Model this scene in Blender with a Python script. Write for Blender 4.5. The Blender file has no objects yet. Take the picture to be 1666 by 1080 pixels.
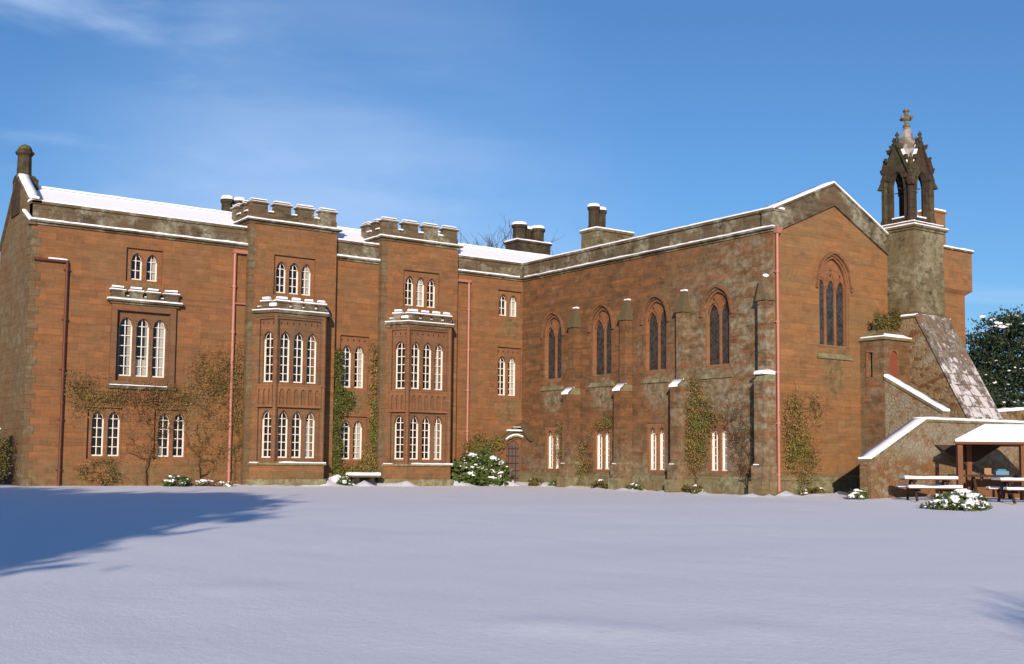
import bpy, math, random
from mathutils import Vector, Matrix, noise
random.seed(7)
S = bpy.context.scene
COL = S.collection
R = math.radians

# ------------------------------------------------------------------ camera
CAM = (-32.4923, -45.1498, 0.9526)
YAW, PITCH, ROLL, FPX = 0.6153982, 0.0794620, 0.00986992, 1951.593
fw = Vector((math.sin(YAW)*math.cos(PITCH), math.cos(YAW)*math.cos(PITCH), math.sin(PITCH)))
r0 = Vector((math.cos(YAW), -math.sin(YAW), 0)); u0 = r0.cross(fw)
rt = math.cos(ROLL)*r0 + math.sin(ROLL)*u0
up = -math.sin(ROLL)*r0 + math.cos(ROLL)*u0
cd = bpy.data.cameras.new('camera'); co = bpy.data.objects.new('camera', cd); COL.objects.link(co)
m = Matrix((rt, up, -fw)).transposed().to_4x4(); m.translation = Vector(CAM); co.matrix_world = m
cd.sensor_fit = 'HORIZONTAL'; cd.sensor_width = 36; cd.lens = FPX/1666*36; cd.shift_y = 60.67/1666
cd.clip_start = .1; cd.clip_end = 3000
S.camera = co

# ------------------------------------------------------------------ light
SUN_EL = R(13.5); SUN_DIR = Vector((0.60993, 0.79245, 0))          # the way the sunlight travels over the ground
SUN_ROT = math.atan2(-SUN_DIR.x, -SUN_DIR.y)
W = bpy.data.worlds.new('World'); S.world = W; W.use_nodes = True
nt = W.node_tree; bg = nt.nodes['Background']
sky = nt.nodes.new('ShaderNodeTexSky'); sky.sky_type = 'NISHITA'; sky.sun_disc = False
sky.sun_elevation = SUN_EL; sky.sun_rotation = SUN_ROT % (2*math.pi)
sky.air_density = 1.0; sky.dust_density = 0.45; sky.ozone_density = 6.0
tc = nt.nodes.new('ShaderNodeTexCoord')
def cloud_layer(scale, mscale, rotz, lo, hi, centre, rad0, rad1, strength):
    mp = nt.nodes.new('ShaderNodeMapping'); mp.inputs['Scale'].default_value = mscale; mp.inputs['Rotation'].default_value = rotz
    nt.links.new(tc.outputs['Generated'], mp.inputs['Vector'])
    nz = nt.nodes.new('ShaderNodeTexNoise'); nz.inputs['Scale'].default_value = scale; nz.inputs['Detail'].default_value = 7; nz.inputs['Roughness'].default_value = .55
    nz.inputs['Distortion'].default_value = .35
    nt.links.new(mp.outputs[0], nz.inputs['Vector'])
    mr = nt.nodes.new('ShaderNodeMapRange'); mr.interpolation_type = 'SMOOTHSTEP'
    mr.inputs[1].default_value = lo; mr.inputs[2].default_value = hi
    nt.links.new(nz.outputs[0], mr.inputs[0])
    d = nt.nodes.new('ShaderNodeVectorMath'); d.operation = 'DISTANCE'; d.inputs[1].default_value = centre
    nt.links.new(tc.outputs['Generated'], d.inputs[0])
    m2 = nt.nodes.new('ShaderNodeMapRange'); m2.interpolation_type = 'SMOOTHSTEP'
    m2.inputs[1].default_value = rad0; m2.inputs[2].default_value = rad1; m2.inputs[3].default_value = 1; m2.inputs[4].default_value = 0
    nt.links.new(d.outputs['Value'], m2.inputs[0])
    mu = nt.nodes.new('ShaderNodeMath'); mu.operation = 'MULTIPLY'; nt.links.new(mr.outputs[0], mu.inputs[0]); nt.links.new(m2.outputs[0], mu.inputs[1])
    m3 = nt.nodes.new('ShaderNodeMath'); m3.operation = 'MULTIPLY'; nt.links.new(mu.outputs[0], m3.inputs[0]); m3.inputs[1].default_value = strength
    return m3
last = sky.outputs[0]
def px_dir(x, y):
    v = fw + rt*((x-833)/FPX) - up*((y-600.67)/FPX); v.normalize(); return tuple(v)
for args in ((3.2, (1, 1, 4.5), (0.10, -.22, 0), .38, .72, px_dir(90, 130), .04, .24, .75),
             (2.0, (1, 1, 5), (0, 0, 0), .10, .90, px_dir(560, 440), .02, .30, .72),
             (4.0, (1, 1, 8), (0, 0, .5), .48, .75, px_dir(1640, 480), .01, .10, .45)):
    f = cloud_layer(*args)
    mx = nt.nodes.new('ShaderNodeMix'); mx.data_type = 'RGBA'
    nt.links.new(f.outputs[0], mx.inputs[0]); nt.links.new(last, mx.inputs[6]); mx.inputs[7].default_value = (4.9, 6.0, 8.0, 1)
    last = mx.outputs[2]
nt.links.new(last, bg.inputs[0]); bg.inputs[1].default_value = 0.082
sl = bpy.data.lights.new('sun', 'SUN'); sl.energy = 3.85; sl.angle = R(.5); sl.color = (1.0, .81, .66)
so = bpy.data.objects.new('sun', sl); COL.objects.link(so)
dv = Vector((SUN_DIR.x*math.cos(SUN_EL), SUN_DIR.y*math.cos(SUN_EL), -math.sin(SUN_EL)))
so.rotation_euler = dv.to_track_quat('-Z', 'Y').to_euler(); so.location = (-60, -80, 30)
S.view_settings.view_transform = 'Standard'; S.view_settings.look = 'None'
S.view_settings.exposure = 0.72; S.view_settings.gamma = 1; S.view_settings.use_curve_mapping = False

# ------------------------------------------------------------------ materials
class NT:
    def __init__(s, name):
        s.m = bpy.data.materials.new(name); s.m.use_nodes = True; s.t = s.m.node_tree
        s.b = s.t.nodes['Principled BSDF']
    def n(s, typ, **kw):
        o = s.t.nodes.new(typ)
        for k, v in kw.items(): setattr(o, k, v)
        return o
    def l(s, a, b): s.t.links.new(a, b)
    def noise(s, vec, scale, detail=4, rough=.55, mscale=None):
        if mscale:
            mp = s.n('ShaderNodeMapping'); mp.inputs['Scale'].default_value = mscale; s.l(vec, mp.inputs['Vector']); vec = mp.outputs[0]
        z = s.n('ShaderNodeTexNoise'); z.inputs['Scale'].default_value = scale; z.inputs['Detail'].default_value = detail; z.inputs['Roughness'].default_value = rough
        s.l(vec, z.inputs['Vector']); return z.outputs[0]
    def rng(s, v, a, b, c=0., d=1.):
        r = s.n('ShaderNodeMapRange'); r.interpolation_type = 'SMOOTHSTEP'
        for i, x in enumerate((a, b, c, d)): r.inputs[i+1].default_value = x
        s.l(v, r.inputs[0]); return r.outputs[0]
    def mix(s, f, a, b, mode='MIX'):
        x = s.n('ShaderNodeMix', data_type='RGBA', blend_type=mode)
        for sock, v in ((x.inputs[0], f), (x.inputs[6], a), (x.inputs[7], b)):
            if hasattr(v, 'links'): s.l(v, sock)
            elif isinstance(v, (int, float)): sock.default_value = v
            else: sock.default_value = (*v, 1)
        return x.outputs[2]
    def math(s, op, a, b):
        x = s.n('ShaderNodeMath', operation=op)
        for i, v in enumerate((a, b)):
            if hasattr(v, 'links'): s.l(v, x.inputs[i])
            else: x.inputs[i].default_value = v
        return x.outputs[0]
    def bump(s, h, strength=.4, dist=.02):
        b = s.n('ShaderNodeBump'); b.inputs['Strength'].default_value = strength; b.inputs['Distance'].default_value = dist
        s.l(h, b.inputs['Height']); s.l(b.outputs[0], s.b.inputs['Normal'])
    def pos(s): return s.n('ShaderNodeNewGeometry').outputs['Position']

def stone(name, c1, c2, mortar, lichen, lich_lo, lich_hi, row=.30, bw=.72, mort=.010, streak=.55, spot=(.05, .035, .02), worn=None, rough_blocks=0.0, low=0.0, stains=(), jb=.9, dirt=.25):
    s = NT(name); P = s.pos()
    uv = s.n('ShaderNodeUVMap').outputs[0]
    wob = s.noise(P, 2.2, 2)
    sub = s.n('ShaderNodeVectorMath', operation='SCALE'); 
    comb = s.n('ShaderNodeCombineXYZ'); s.l(s.math('MULTIPLY', s.math('SUBTRACT', wob, .5), .06+rough_blocks), comb.inputs[0]); s.l(s.math('MULTIPLY', s.math('SUBTRACT', s.noise(P, 3.1, 2), .5), .03+rough_blocks), comb.inputs[1])
    add = s.n('ShaderNodeVectorMath', operation='ADD'); s.l(uv, add.inputs[0]); s.l(comb.outputs[0], add.inputs[1])
    br = s.n('ShaderNodeTexBrick'); br.offset = .5; br.squash = .8; br.squash_frequency = 3
    br.inputs['Scale'].default_value = 1; br.inputs['Brick Width'].default_value = bw; br.inputs['Row Height'].default_value = row
    br.inputs['Mortar Size'].default_value = mort; br.inputs['Mortar Smooth'].default_value = .4; br.inputs['Bias'].default_value = -.1
    br.inputs['Color1'].default_value = (*c1, 1); br.inputs['Color2'].default_value = (*c2, 1); br.inputs['Mortar'].default_value = (*mortar, 1)
    s.l(add.outputs[0], br.inputs['Vector'])
    col = br.outputs['Color']
    # colour drift from course to course and block to block
    ol = s.noise(P, .55, 5, .62, (1, 1, 1.6))
    col = s.mix(s.rng(ol, .42, .62, 0, .55), col, (c2[0]*.95, c2[1]*1.25, c2[2]*1.35))
    st = s.noise(P, 1.0, 4, .65, (.5, .5, 4.6))
    col = s.mix(s.rng(st, .38, .72, 0, streak*.8), col, (c2[0]*.60, c2[1]*.66, c2[2]*.75))
    wn2 = s.n('ShaderNodeTexWhiteNoise', noise_dimensions='2D'); cell = s.n('ShaderNodeVectorMath', operation='SNAP'); cell.inputs[1].default_value = (bw*.5, row, 1); s.l(add.outputs[0], cell.inputs[0]); s.l(cell.outputs[0], wn2.inputs['Vector'])
    col = s.mix(s.rng(wn2.outputs['Value'], .74, .92, 0, .12+.18*jb), col, (c2[0]*.55, c2[1]*.6, c2[2]*.7))
    col = s.mix(s.rng(wn2.outputs['Value'], .12, .02, 0, .12+.18*jb), col, (c1[0]*1.2, c1[1]*1.45, c1[2]*1.9))
    st2 = s.noise(P, 1.6, 4, .6, (.4, .4, 3.4))
    col = s.mix(s.rng(st2, .52, .8, 0, .6), col, (c1[0]*1.35, c1[1]*1.28, c1[2]*1.3))
    thin = s.noise(P, 1.0, 3, .7, (.42, .42, 9.5))
    col = s.mix(s.rng(thin, .54, .72, 0, .55), col, (c2[0]*.55, c2[1]*.60, c2[2]*.65))
    thin2 = s.noise(P, 1.3, 3, .7, (.5, .5, 8.0))
    col = s.mix(s.rng(thin2, .58, .76, 0, .5), col, (c1[0]*1.25, c1[1]*1.45, c1[2]*1.8))
    mott = s.noise(P, 2.6, 6, .7, (1, 1, 1.8))
    col = s.mix(s.rng(mott, .5, .7, 0, .45), col, (c2[0]*.66, c2[1]*.86, c2[2]*1.05))
    big = s.noise(P, .33, 5, .6)
    col = s.mix(s.rng(big, .5, .75, 0, .55), col, (c2[0]*.72, c2[1]*.88, c2[2]*1.0))
    li = s.noise(P, .8, 7, .68)
    lf = s.rng(li, lich_lo, lich_hi, 0, .92)
    if worn:
        # worn, bleached blocks round a spot of the wall
        px, py, pz, ra, rb, wl, wh = worn
        d = s.n('ShaderNodeVectorMath', operation='DISTANCE'); d.inputs[1].default_value = (px, py, pz); s.l(P, d.inputs[0])
        near = s.rng(d.outputs['Value'], ra, rb, 1, 0)
        wn = s.rng(s.noise(P, 1.15, 7, .72, (.75, .75, 2.6)), wl, wh)
        lf = s.math('MAXIMUM', lf, s.math('MULTIPLY', s.math('MULTIPLY', near, wn), .95))
        joint = s.math('MULTIPLY', s.math('MULTIPLY', near, br.outputs['Fac']), .8)
        lf = s.math('MAXIMUM', lf, joint)
    if low:
        sx = s.n('ShaderNodeSeparateXYZ'); s.l(P, sx.inputs[0])
        h = s.rng(s.math('ADD', sx.outputs[2], s.math('MULTIPLY', s.math('SUBTRACT', s.noise(P, .9, 5), .5), 1.6)), .1, low, .75, 0)
        lf = s.math('MAXIMUM', lf, s.math('MULTIPLY', h, s.rng(s.noise(P, 1.7, 5, .65), .35, .6)))
    for (qx, qy, qz, rr) in stains:
        d = s.n('ShaderNodeVectorMath', operation='DISTANCE'); d.inputs[1].default_value = (qx, qy, qz); s.l(P, d.inputs[0])
        lf = s.math('MAXIMUM', lf, s.math('MULTIPLY', s.rng(s.math('ADD', d.outputs['Value'], s.math('MULTIPLY', s.math('SUBTRACT', s.noise(P, 1.8, 6, .7), .5), 2.2)), rr*.35, rr, .8, 0), s.rng(s.noise(P, 3.5, 5, .7), .3, .55)))
    tint = s.noise(P, 4.5, 5)
    lcol = s.mix(s.rng(tint, .35, .65), lichen, (lichen[0]*.5, lichen[1]*.52, lichen[2]*.42))
    col = s.mix(lf, col, lcol)
    dz = s.noise(P, 1.5, 8, .74, (1, 1, 1.5))
    col = s.mix(s.rng(dz, .52, .64, 0, dirt), col, (.045, .036, .022))
    sp = s.noise(P, 9, 6, .7)
    col = s.mix(s.rng(sp, .56, .78, 0, .75), col, spot)
    fine = s.noise(P, 38, 3, .7)
    col = s.mix(s.rng(fine, .3, .7, .0, .35), col, (.5, .46, .42), 'MULTIPLY')
    s.l(col, s.b.inputs['Base Color']); s.b.inputs['Roughness'].default_value = .93
    s.b.inputs['Specular IOR Level'].default_value = .15
    h = s.math('ADD', s.math('MULTIPLY', br.outputs['Fac'], -jb), s.math('ADD', s.math('MULTIPLY', sp, .7), s.math('MULTIPLY', s.noise(P, 3.2, 4), 1.1)))
    s.bump(h, .55, .018)
    return s.m

def rubble(name, c1, c2, c3, mortar, scale=3.2, zl=None, green=.85):
    s = NT(name); P = s.pos()
    mp = s.n('ShaderNodeMapping'); mp.inputs['Scale'].default_value = (1, 1, 1.7); s.l(P, mp.inputs[0])
    ns = s.n('ShaderNodeVectorMath', operation='ADD'); nz = s.n('ShaderNodeTexNoise'); nz.inputs['Scale'].default_value = 3; s.l(P, nz.inputs[0])
    sc = s.n('ShaderNodeVectorMath', operation='SCALE'); sc.inputs['Scale'].default_value = .25; s.l(nz.outputs['Color'], sc.inputs[0])
    s.l(mp.outputs[0], ns.inputs[0]); s.l(sc.outputs[0], ns.inputs[1])
    v = s.n('ShaderNodeTexVoronoi'); v.inputs['Scale'].default_value = scale; s.l(ns.outputs[0], v.inputs['Vector'])
    e = s.n('ShaderNodeTexVoronoi', feature='DISTANCE_TO_EDGE'); e.inputs['Scale'].default_value = scale; s.l(ns.outputs[0], e.inputs['Vector'])
    sep = s.n('ShaderNodeSeparateColor'); s.l(v.outputs['Color'], sep.inputs[0])
    col = s.mix(s.rng(sep.outputs[0], .2, .8), c1, c2)
    col = s.mix(s.rng(sep.outputs[1], .62, .8), col, c3)
    col = s.mix(s.rng(s.noise(P, .7, 6, .65), .48, .62, 0, green), col, (.15, .15, .095))
    col = s.mix(s.rng(s.noise(P, 1.3, 6, .65), .55, .7, 0, .8), col, (.24, .22, .17))
    if zl:
        sx = s.n('ShaderNodeSeparateXYZ'); s.l(P, sx.inputs[0])
        hz = s.math('ADD', sx.outputs[2], s.math('MULTIPLY', s.math('SUBTRACT', s.noise(P, .8, 6, .6), .5), 1.6))
        col = s.mix(s.math('MULTIPLY', s.rng(hz, zl[0], zl[1]), s.rng(s.noise(P, 3, 5), .3, .55)), col, (.22, .20, .15))
    col = s.mix(s.rng(e.outputs[0], .0, .07, .5, 0), col, mortar)
    col = s.mix(s.rng(s.noise(P, 12, 5, .7), .52, .75, 0, .7), col, (.045, .035, .02))
    s.l(col, s.b.inputs['Base Color']); s.b.inputs['Roughness'].default_value = .95; s.b.inputs['Specular IOR Level'].default_value = .1
    s.bump(s.math('ADD', s.rng(e.outputs[0], 0, .14), s.math('MULTIPLY', s.noise(P, 9, 5), .9)), .55, .03)
    return s.m

def plain(name, col, rough=.7, var=.25, scale=6, spec=.3, bump=0, col2=None, lo=.45, hi=.7):
    s = NT(name); P = s.pos()
    dk = tuple(c*(1-var) for c in col)
    c = s.mix(s.noise(P, scale, 5, .6), dk, col)
    if col2: c = s.mix(s.rng(s.noise(P, scale*.5, 6, .65), lo, hi, 0, .85), c, col2)
    s.l(c, s.b.inputs['Base Color']); s.b.inputs['Roughness'].default_value = rough; s.b.inputs['Specular IOR Level'].default_value = spec
    if bump: s.bump(s.noise(P, scale*2, 5), bump, .02)
    return s.m

def leaf(name, ca, cb, cc=None, rough=.55):
    s = NT(name); g = s.n('ShaderNodeNewGeometry')
    col = s.mix(g.outputs['Random Per Island'], ca, cb)
    if cc:
        col = s.mix(s.rng(s.noise(g.outputs['Position'], 1.1, 3), .45, .62), col, cc)
    s.l(col, s.b.inputs['Base Color']); s.b.inputs['Roughness'].default_value = rough; s.b.inputs['Specular IOR Level'].default_value = .25
    return s.m

ASH = dict(mortar=(.135, .072, .036), lichen=(.17, .14, .075))
M = {}
M['wall'] = stone('red_sandstone_ashlar', (.258, .117, .047), (.190, .093, .042), lich_lo=.55, lich_hi=.85, row=.25, bw=.62, mort=.005, jb=.35, low=1.2, stains=((-8.7, 0, 3.6, .8), (-.7, 0, 3.45, .8), (-17.8, 0, 7.6, .6), (-.6, 0, 7.3, .7)), **ASH)
M['chapel'] = stone('chapel_sandstone', (.230, .104, .042), (.13, .064, .028), mortar=(.15, .115, .075), lichen=(.27, .24, .175), lich_lo=.56, lich_hi=.78, row=.25, bw=.56, mort=.011, streak=.8, dirt=.55,
                    worn=(0, -15.0, 5.0, 1.5, 8.0, .40, .58), low=3.2, stains=((0, -2.4, 4.0, 1.0), (0, -5.85, 4.0, 1.0), (0, -9.25, 4.0, 1.1), (0, -12.7, 3.9, 1.1)))
M['gable'] = stone('gable_sandstone', (.268, .130, .052), (.210, .110, .048), lich_lo=.60, lich_hi=.86, row=.25, bw=.7, mort=.005, jb=.35, streak=.5, low=1.3, stains=((3.35, -15.5, 4.8, 1.0), (3.2, -15.5, 4.2, .8)), **ASH)
M['quoin'] = stone('lichened_quoin', (.165, .105, .055), (.15, .088, .043), (.10, .065, .035), (.19, .17, .11), .46, .68)
M['parapet'] = stone('lichened_parapet', (.150, .105, .058), (.10, .072, .042), (.06, .045, .025), (.27, .255, .195), .46, .60, row=.42, bw=1.3, mort=.008, dirt=.85, spot=(.035, .03, .018))
M['tower'] = stone('mossy_tower_stone', (.155, .110, .056), (.135, .105, .057), (.07, .052, .032), (.225, .205, .135), .42, .58, row=.30, bw=.6, dirt=.8)
M['trim'] = stone('red_dressed_stone', (.245, .112, .052), (.21, .098, .046), (.15, .075, .038), (.10, .08, .042), .60, .82, row=.7, bw=1.9, mort=.004, streak=.3)
M['trimdark'] = stone('stained_dressed_stone', (.205, .100, .050), (.165, .085, .043), (.09, .045, .025), (.14, .115, .07), .56, .76, row=.6, bw=1.5, mort=.004, streak=.4)
M['spire'] = plain('snow_dusted_spire', (.33, .30, .31), .9, .35, 5, .1, .3, (.09, .085, .045), .42, .55)
M['mossy'] = plain('mossy_gablet', (.13, .10, .06), .95, .5, 5, .1, .4, (.085, .085, .035), .44, .62)
M['plinth'] = stone('green_plinth_stone', (.20, .165, .085), (.17, .115, .055), (.06, .045, .025), (.25, .25, .155), .42, .6, row=.5, bw=1.0)
M['rubble'] = rubble('rubble_masonry', (.22, .16, .09), (.17, .12, .065), (.12, .055, .025), (.19, .165, .11), 4.6)
M['rubblered'] = rubble('red_rubble_masonry', (.19, .098, .044), (.155, .078, .036), (.20, .15, .09), (.15, .105, .058), 4.2, (1.15, 1.9), .4)
M['chim'] = stone('sooty_chimney_stone', (.062, .042, .026), (.042, .030, .021), (.025, .018, .012), (.085, .075, .045), .44, .66, row=.3, bw=.5, spot=(.02, .016, .012))
M['redstone'] = plain('raw_red_stone', (.20, .055, .028), .85, .3, 4)
M['snow'] = None
def snowmat(name, bumpy):
    s = NT(name); P = s.pos()
    c = s.mix(s.noise(P, .15, 4), (.76, .81, .88), (.82, .86, .92))
    s.l(c, s.b.inputs['Base Color']); s.b.inputs['Roughness'].default_value = .75; s.b.inputs['Specular IOR Level'].default_value = .25
    if bumpy:
        h = s.math('ADD', s.math('MULTIPLY', s.noise(P, .8, 6, .62, (1.4, .8, 1)), .42), s.math('ADD', s.math('MULTIPLY', s.noise(P, 6, 6, .75), .34), s.math('MULTIPLY', s.noise(P, 30, 4, .75), .16)))
        s.bump(h, .5, .05)
    else:
        s.bump(s.noise(P, 9, 4), .25, .03)
    return s.m
M['snow'] = snowmat('snow', False); M['lawn'] = snowmat('snow_field', True)
def patchy_snow():
    s = NT('patchy_snow_on_stone'); P = s.pos(); sx = s.n('ShaderNodeSeparateXYZ'); s.l(P, sx.inputs[0])
    n = s.math('ADD', s.noise(P, 2.4, 8, .72, (1, 1, .8)), s.rng(sx.outputs[2], 3.0, 5.8, .13, -.02))
    v = s.n('ShaderNodeTexBrick'); v.inputs['Scale'].default_value = 1; v.inputs['Brick Width'].default_value = .6; v.inputs['Row Height'].default_value = .42; v.inputs['Mortar Size'].default_value = .03
    cb = s.n('ShaderNodeCombineXYZ'); s.l(sx.outputs[0], cb.inputs[0]); s.l(s.math('ADD', sx.outputs[2], s.math('MULTIPLY', s.noise(P, 3, 3), .2)), cb.inputs[1]); s.l(cb.outputs[0], v.inputs['Vector'])
    c = s.mix(s.rng(s.noise(P, 4, 6, .7), .35, .65), (.07, .052, .032), (.19, .165, .12))
    c = s.mix(s.rng(s.noise(P, 1.2, 4), .5, .65, 0, .7), c, (.15, .085, .045))
    n = s.math('ADD', n, s.math('MULTIPLY', v.outputs['Fac'], -.09))
    c = s.mix(s.rng(n, .50, .58, 0, .96), c, (.50, .48, .48))
    s.l(c, s.b.inputs['Base Color']); s.b.inputs['Roughness'].default_value = .9
    s.bump(s.math('ADD', s.rng(n, .5, .6), s.math('MULTIPLY', s.noise(P, 8, 5), .8)), .7, .05)
    return s.m
M['patchy'] = patchy_snow()
M['paint'] = plain('cream_white_paint', (.70, .66, .59), .55, .10, 3, .35)
M['curtain'] = plain('pale_curtain', (.50, .47, .41), .9, .25, 7)
M['dark'] = plain('painted_shade', (.030, .024, .024), .9, .2, 2)  # near-black colour stands in for shade inside rooms and piercings
M['pipe'] = plain('pink_painted_pipe', (.36, .155, .11), .5, .25, 5, .4)
M['pipedark'] = plain('dark_painted_pipe', (.11, .035, .02), .6, .3, 5, .3)
M['iron'] = plain('black_iron', (.03, .028, .028), .6, .3, 5)
M['timber'] = plain('brown_timber', (.17, .075, .035), .75, .45, 9, .2)
M['timberdark'] = plain('dark_timber', (.05, .03, .02), .8, .4, 9, .2)
M['doorwood'] = plain('grey_brown_oak', (.135, .095, .085), .8, .4, 8, .2)
M['blue'] = plain('blue_plastic', (.07, .21, .34), .45, .15, 4, .4)
M['card'] = plain('tan_board', (.30, .18, .095), .85, .2, 4)
M['bark'] = plain('grey_brown_bark', (.10, .075, .05), .9, .45, 9, .1, .5)
M['vine'] = plain('brown_vine_stem', (.115, .068, .034), .9, .45, 9, .1)
M['twig'] = plain('dark_twig', (.085, .06, .045), .9, .4, 7, .1)
M['olive'] = leaf('olive_climber_leaf', (.165, .125, .035), (.21, .145, .045), (.125, .13, .03))
M['rusty'] = leaf('brown_climber_leaf', (.175, .10, .04), (.15, .11, .04), (.15, .14, .04))
M['ivy'] = leaf('green_ivy_leaf', (.055, .075, .015), (.10, .105, .025))
M['shrub'] = leaf('dark_green_shrub_leaf', (.03, .06, .012), (.075, .10, .022))
M['yew'] = leaf('dark_evergreen_needle', (.012, .024, .011), (.032, .048, .020))
M['moss'] = leaf('moss_tuft', (.07, .065, .015), (.11, .09, .02))
def glassmat(name, tint, lead=False):
    s = NT(name); P = s.pos(); nodes = s.t.nodes; out = nodes['Material Output']
    tr = s.n('ShaderNodeBsdfTransparent'); tr.inputs[0].default_value = (*tint, 1)
    gl = s.n('ShaderNodeBsdfGlossy'); gl.inputs['Roughness'].default_value = .04; gl.inputs[0].default_value = (.85, .86, .88, 1)
    fr = s.n('ShaderNodeFresnel'); fr.inputs[0].default_value = 1.55
    b = s.n('ShaderNodeBump'); b.inputs['Strength'].default_value = .25; b.inputs['Distance'].default_value = .02; s.l(s.noise(P, 2.2, 2), b.inputs['Height'])
    s.l(b.outputs[0], gl.inputs['Normal']); s.l(b.outputs[0], fr.inputs['Normal'])
    mx = s.n('ShaderNodeMixShader'); s.l(fr.outputs[0], mx.inputs[0]); s.l(tr.outputs[0], mx.inputs[1]); s.l(gl.outputs[0], mx.inputs[2])
    s.l(mx.outputs[0], out.inputs['Surface'])
    return s.m
M['glass'] = glassmat('window_glass', (.85, .88, .9))
def leaded():
    s = NT('leaded_glass'); P = s.pos(); uv = s.n('ShaderNodeUVMap').outputs[0]
    mp = s.n('ShaderNodeMapping'); mp.inputs['Rotation'].default_value = (0, 0, R(45)); s.l(uv, mp.inputs[0])
    br = s.n('ShaderNodeTexBrick'); br.offset = 0; br.inputs['Scale'].default_value = 1; br.inputs['Brick Width'].default_value = .13; br.inputs['Row Height'].default_value = .13
    br.inputs['Mortar Size'].default_value = .008; br.inputs['Color1'].default_value = (.018, .017, .016, 1); br.inputs['Color2'].default_value = (.045, .041, .037, 1); br.inputs['Mortar'].default_value = (.06, .055, .05, 1)
    s.l(mp.outputs[0], br.inputs[0])
    c = s.mix(s.rng(s.noise(P, 5, 4), .5, .66), br.outputs[0], (.015, .014, .016))
    s.l(c, s.b.inputs['Base Color']); s.b.inputs['Roughness'].default_value = .35
    s.bump(s.noise(P, 14, 2), .5, .02)
    return s.m
M['lead'] = leaded()

# ------------------------------------------------------------------ mesh helpers
class F:
    """a wall plane: u runs along the wall, n out of it, z up"""
    def __init__(s, O, U):
        s.O = Vector(O); s.U = Vector((U[0], U[1], 0)).normalized(); s.N = Vector((s.U.y, -s.U.x, 0))
    def p(s, u, n, z): return s.O + s.U*u + s.N*n + Vector((0, 0, z))
WORLD = F((0, 0, 0), (1, 0))         # u = x, n = -y
def seg(a, b): return F((a[0], a[1], 0), (b[0]-a[0], b[1]-a[1]))

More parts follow.
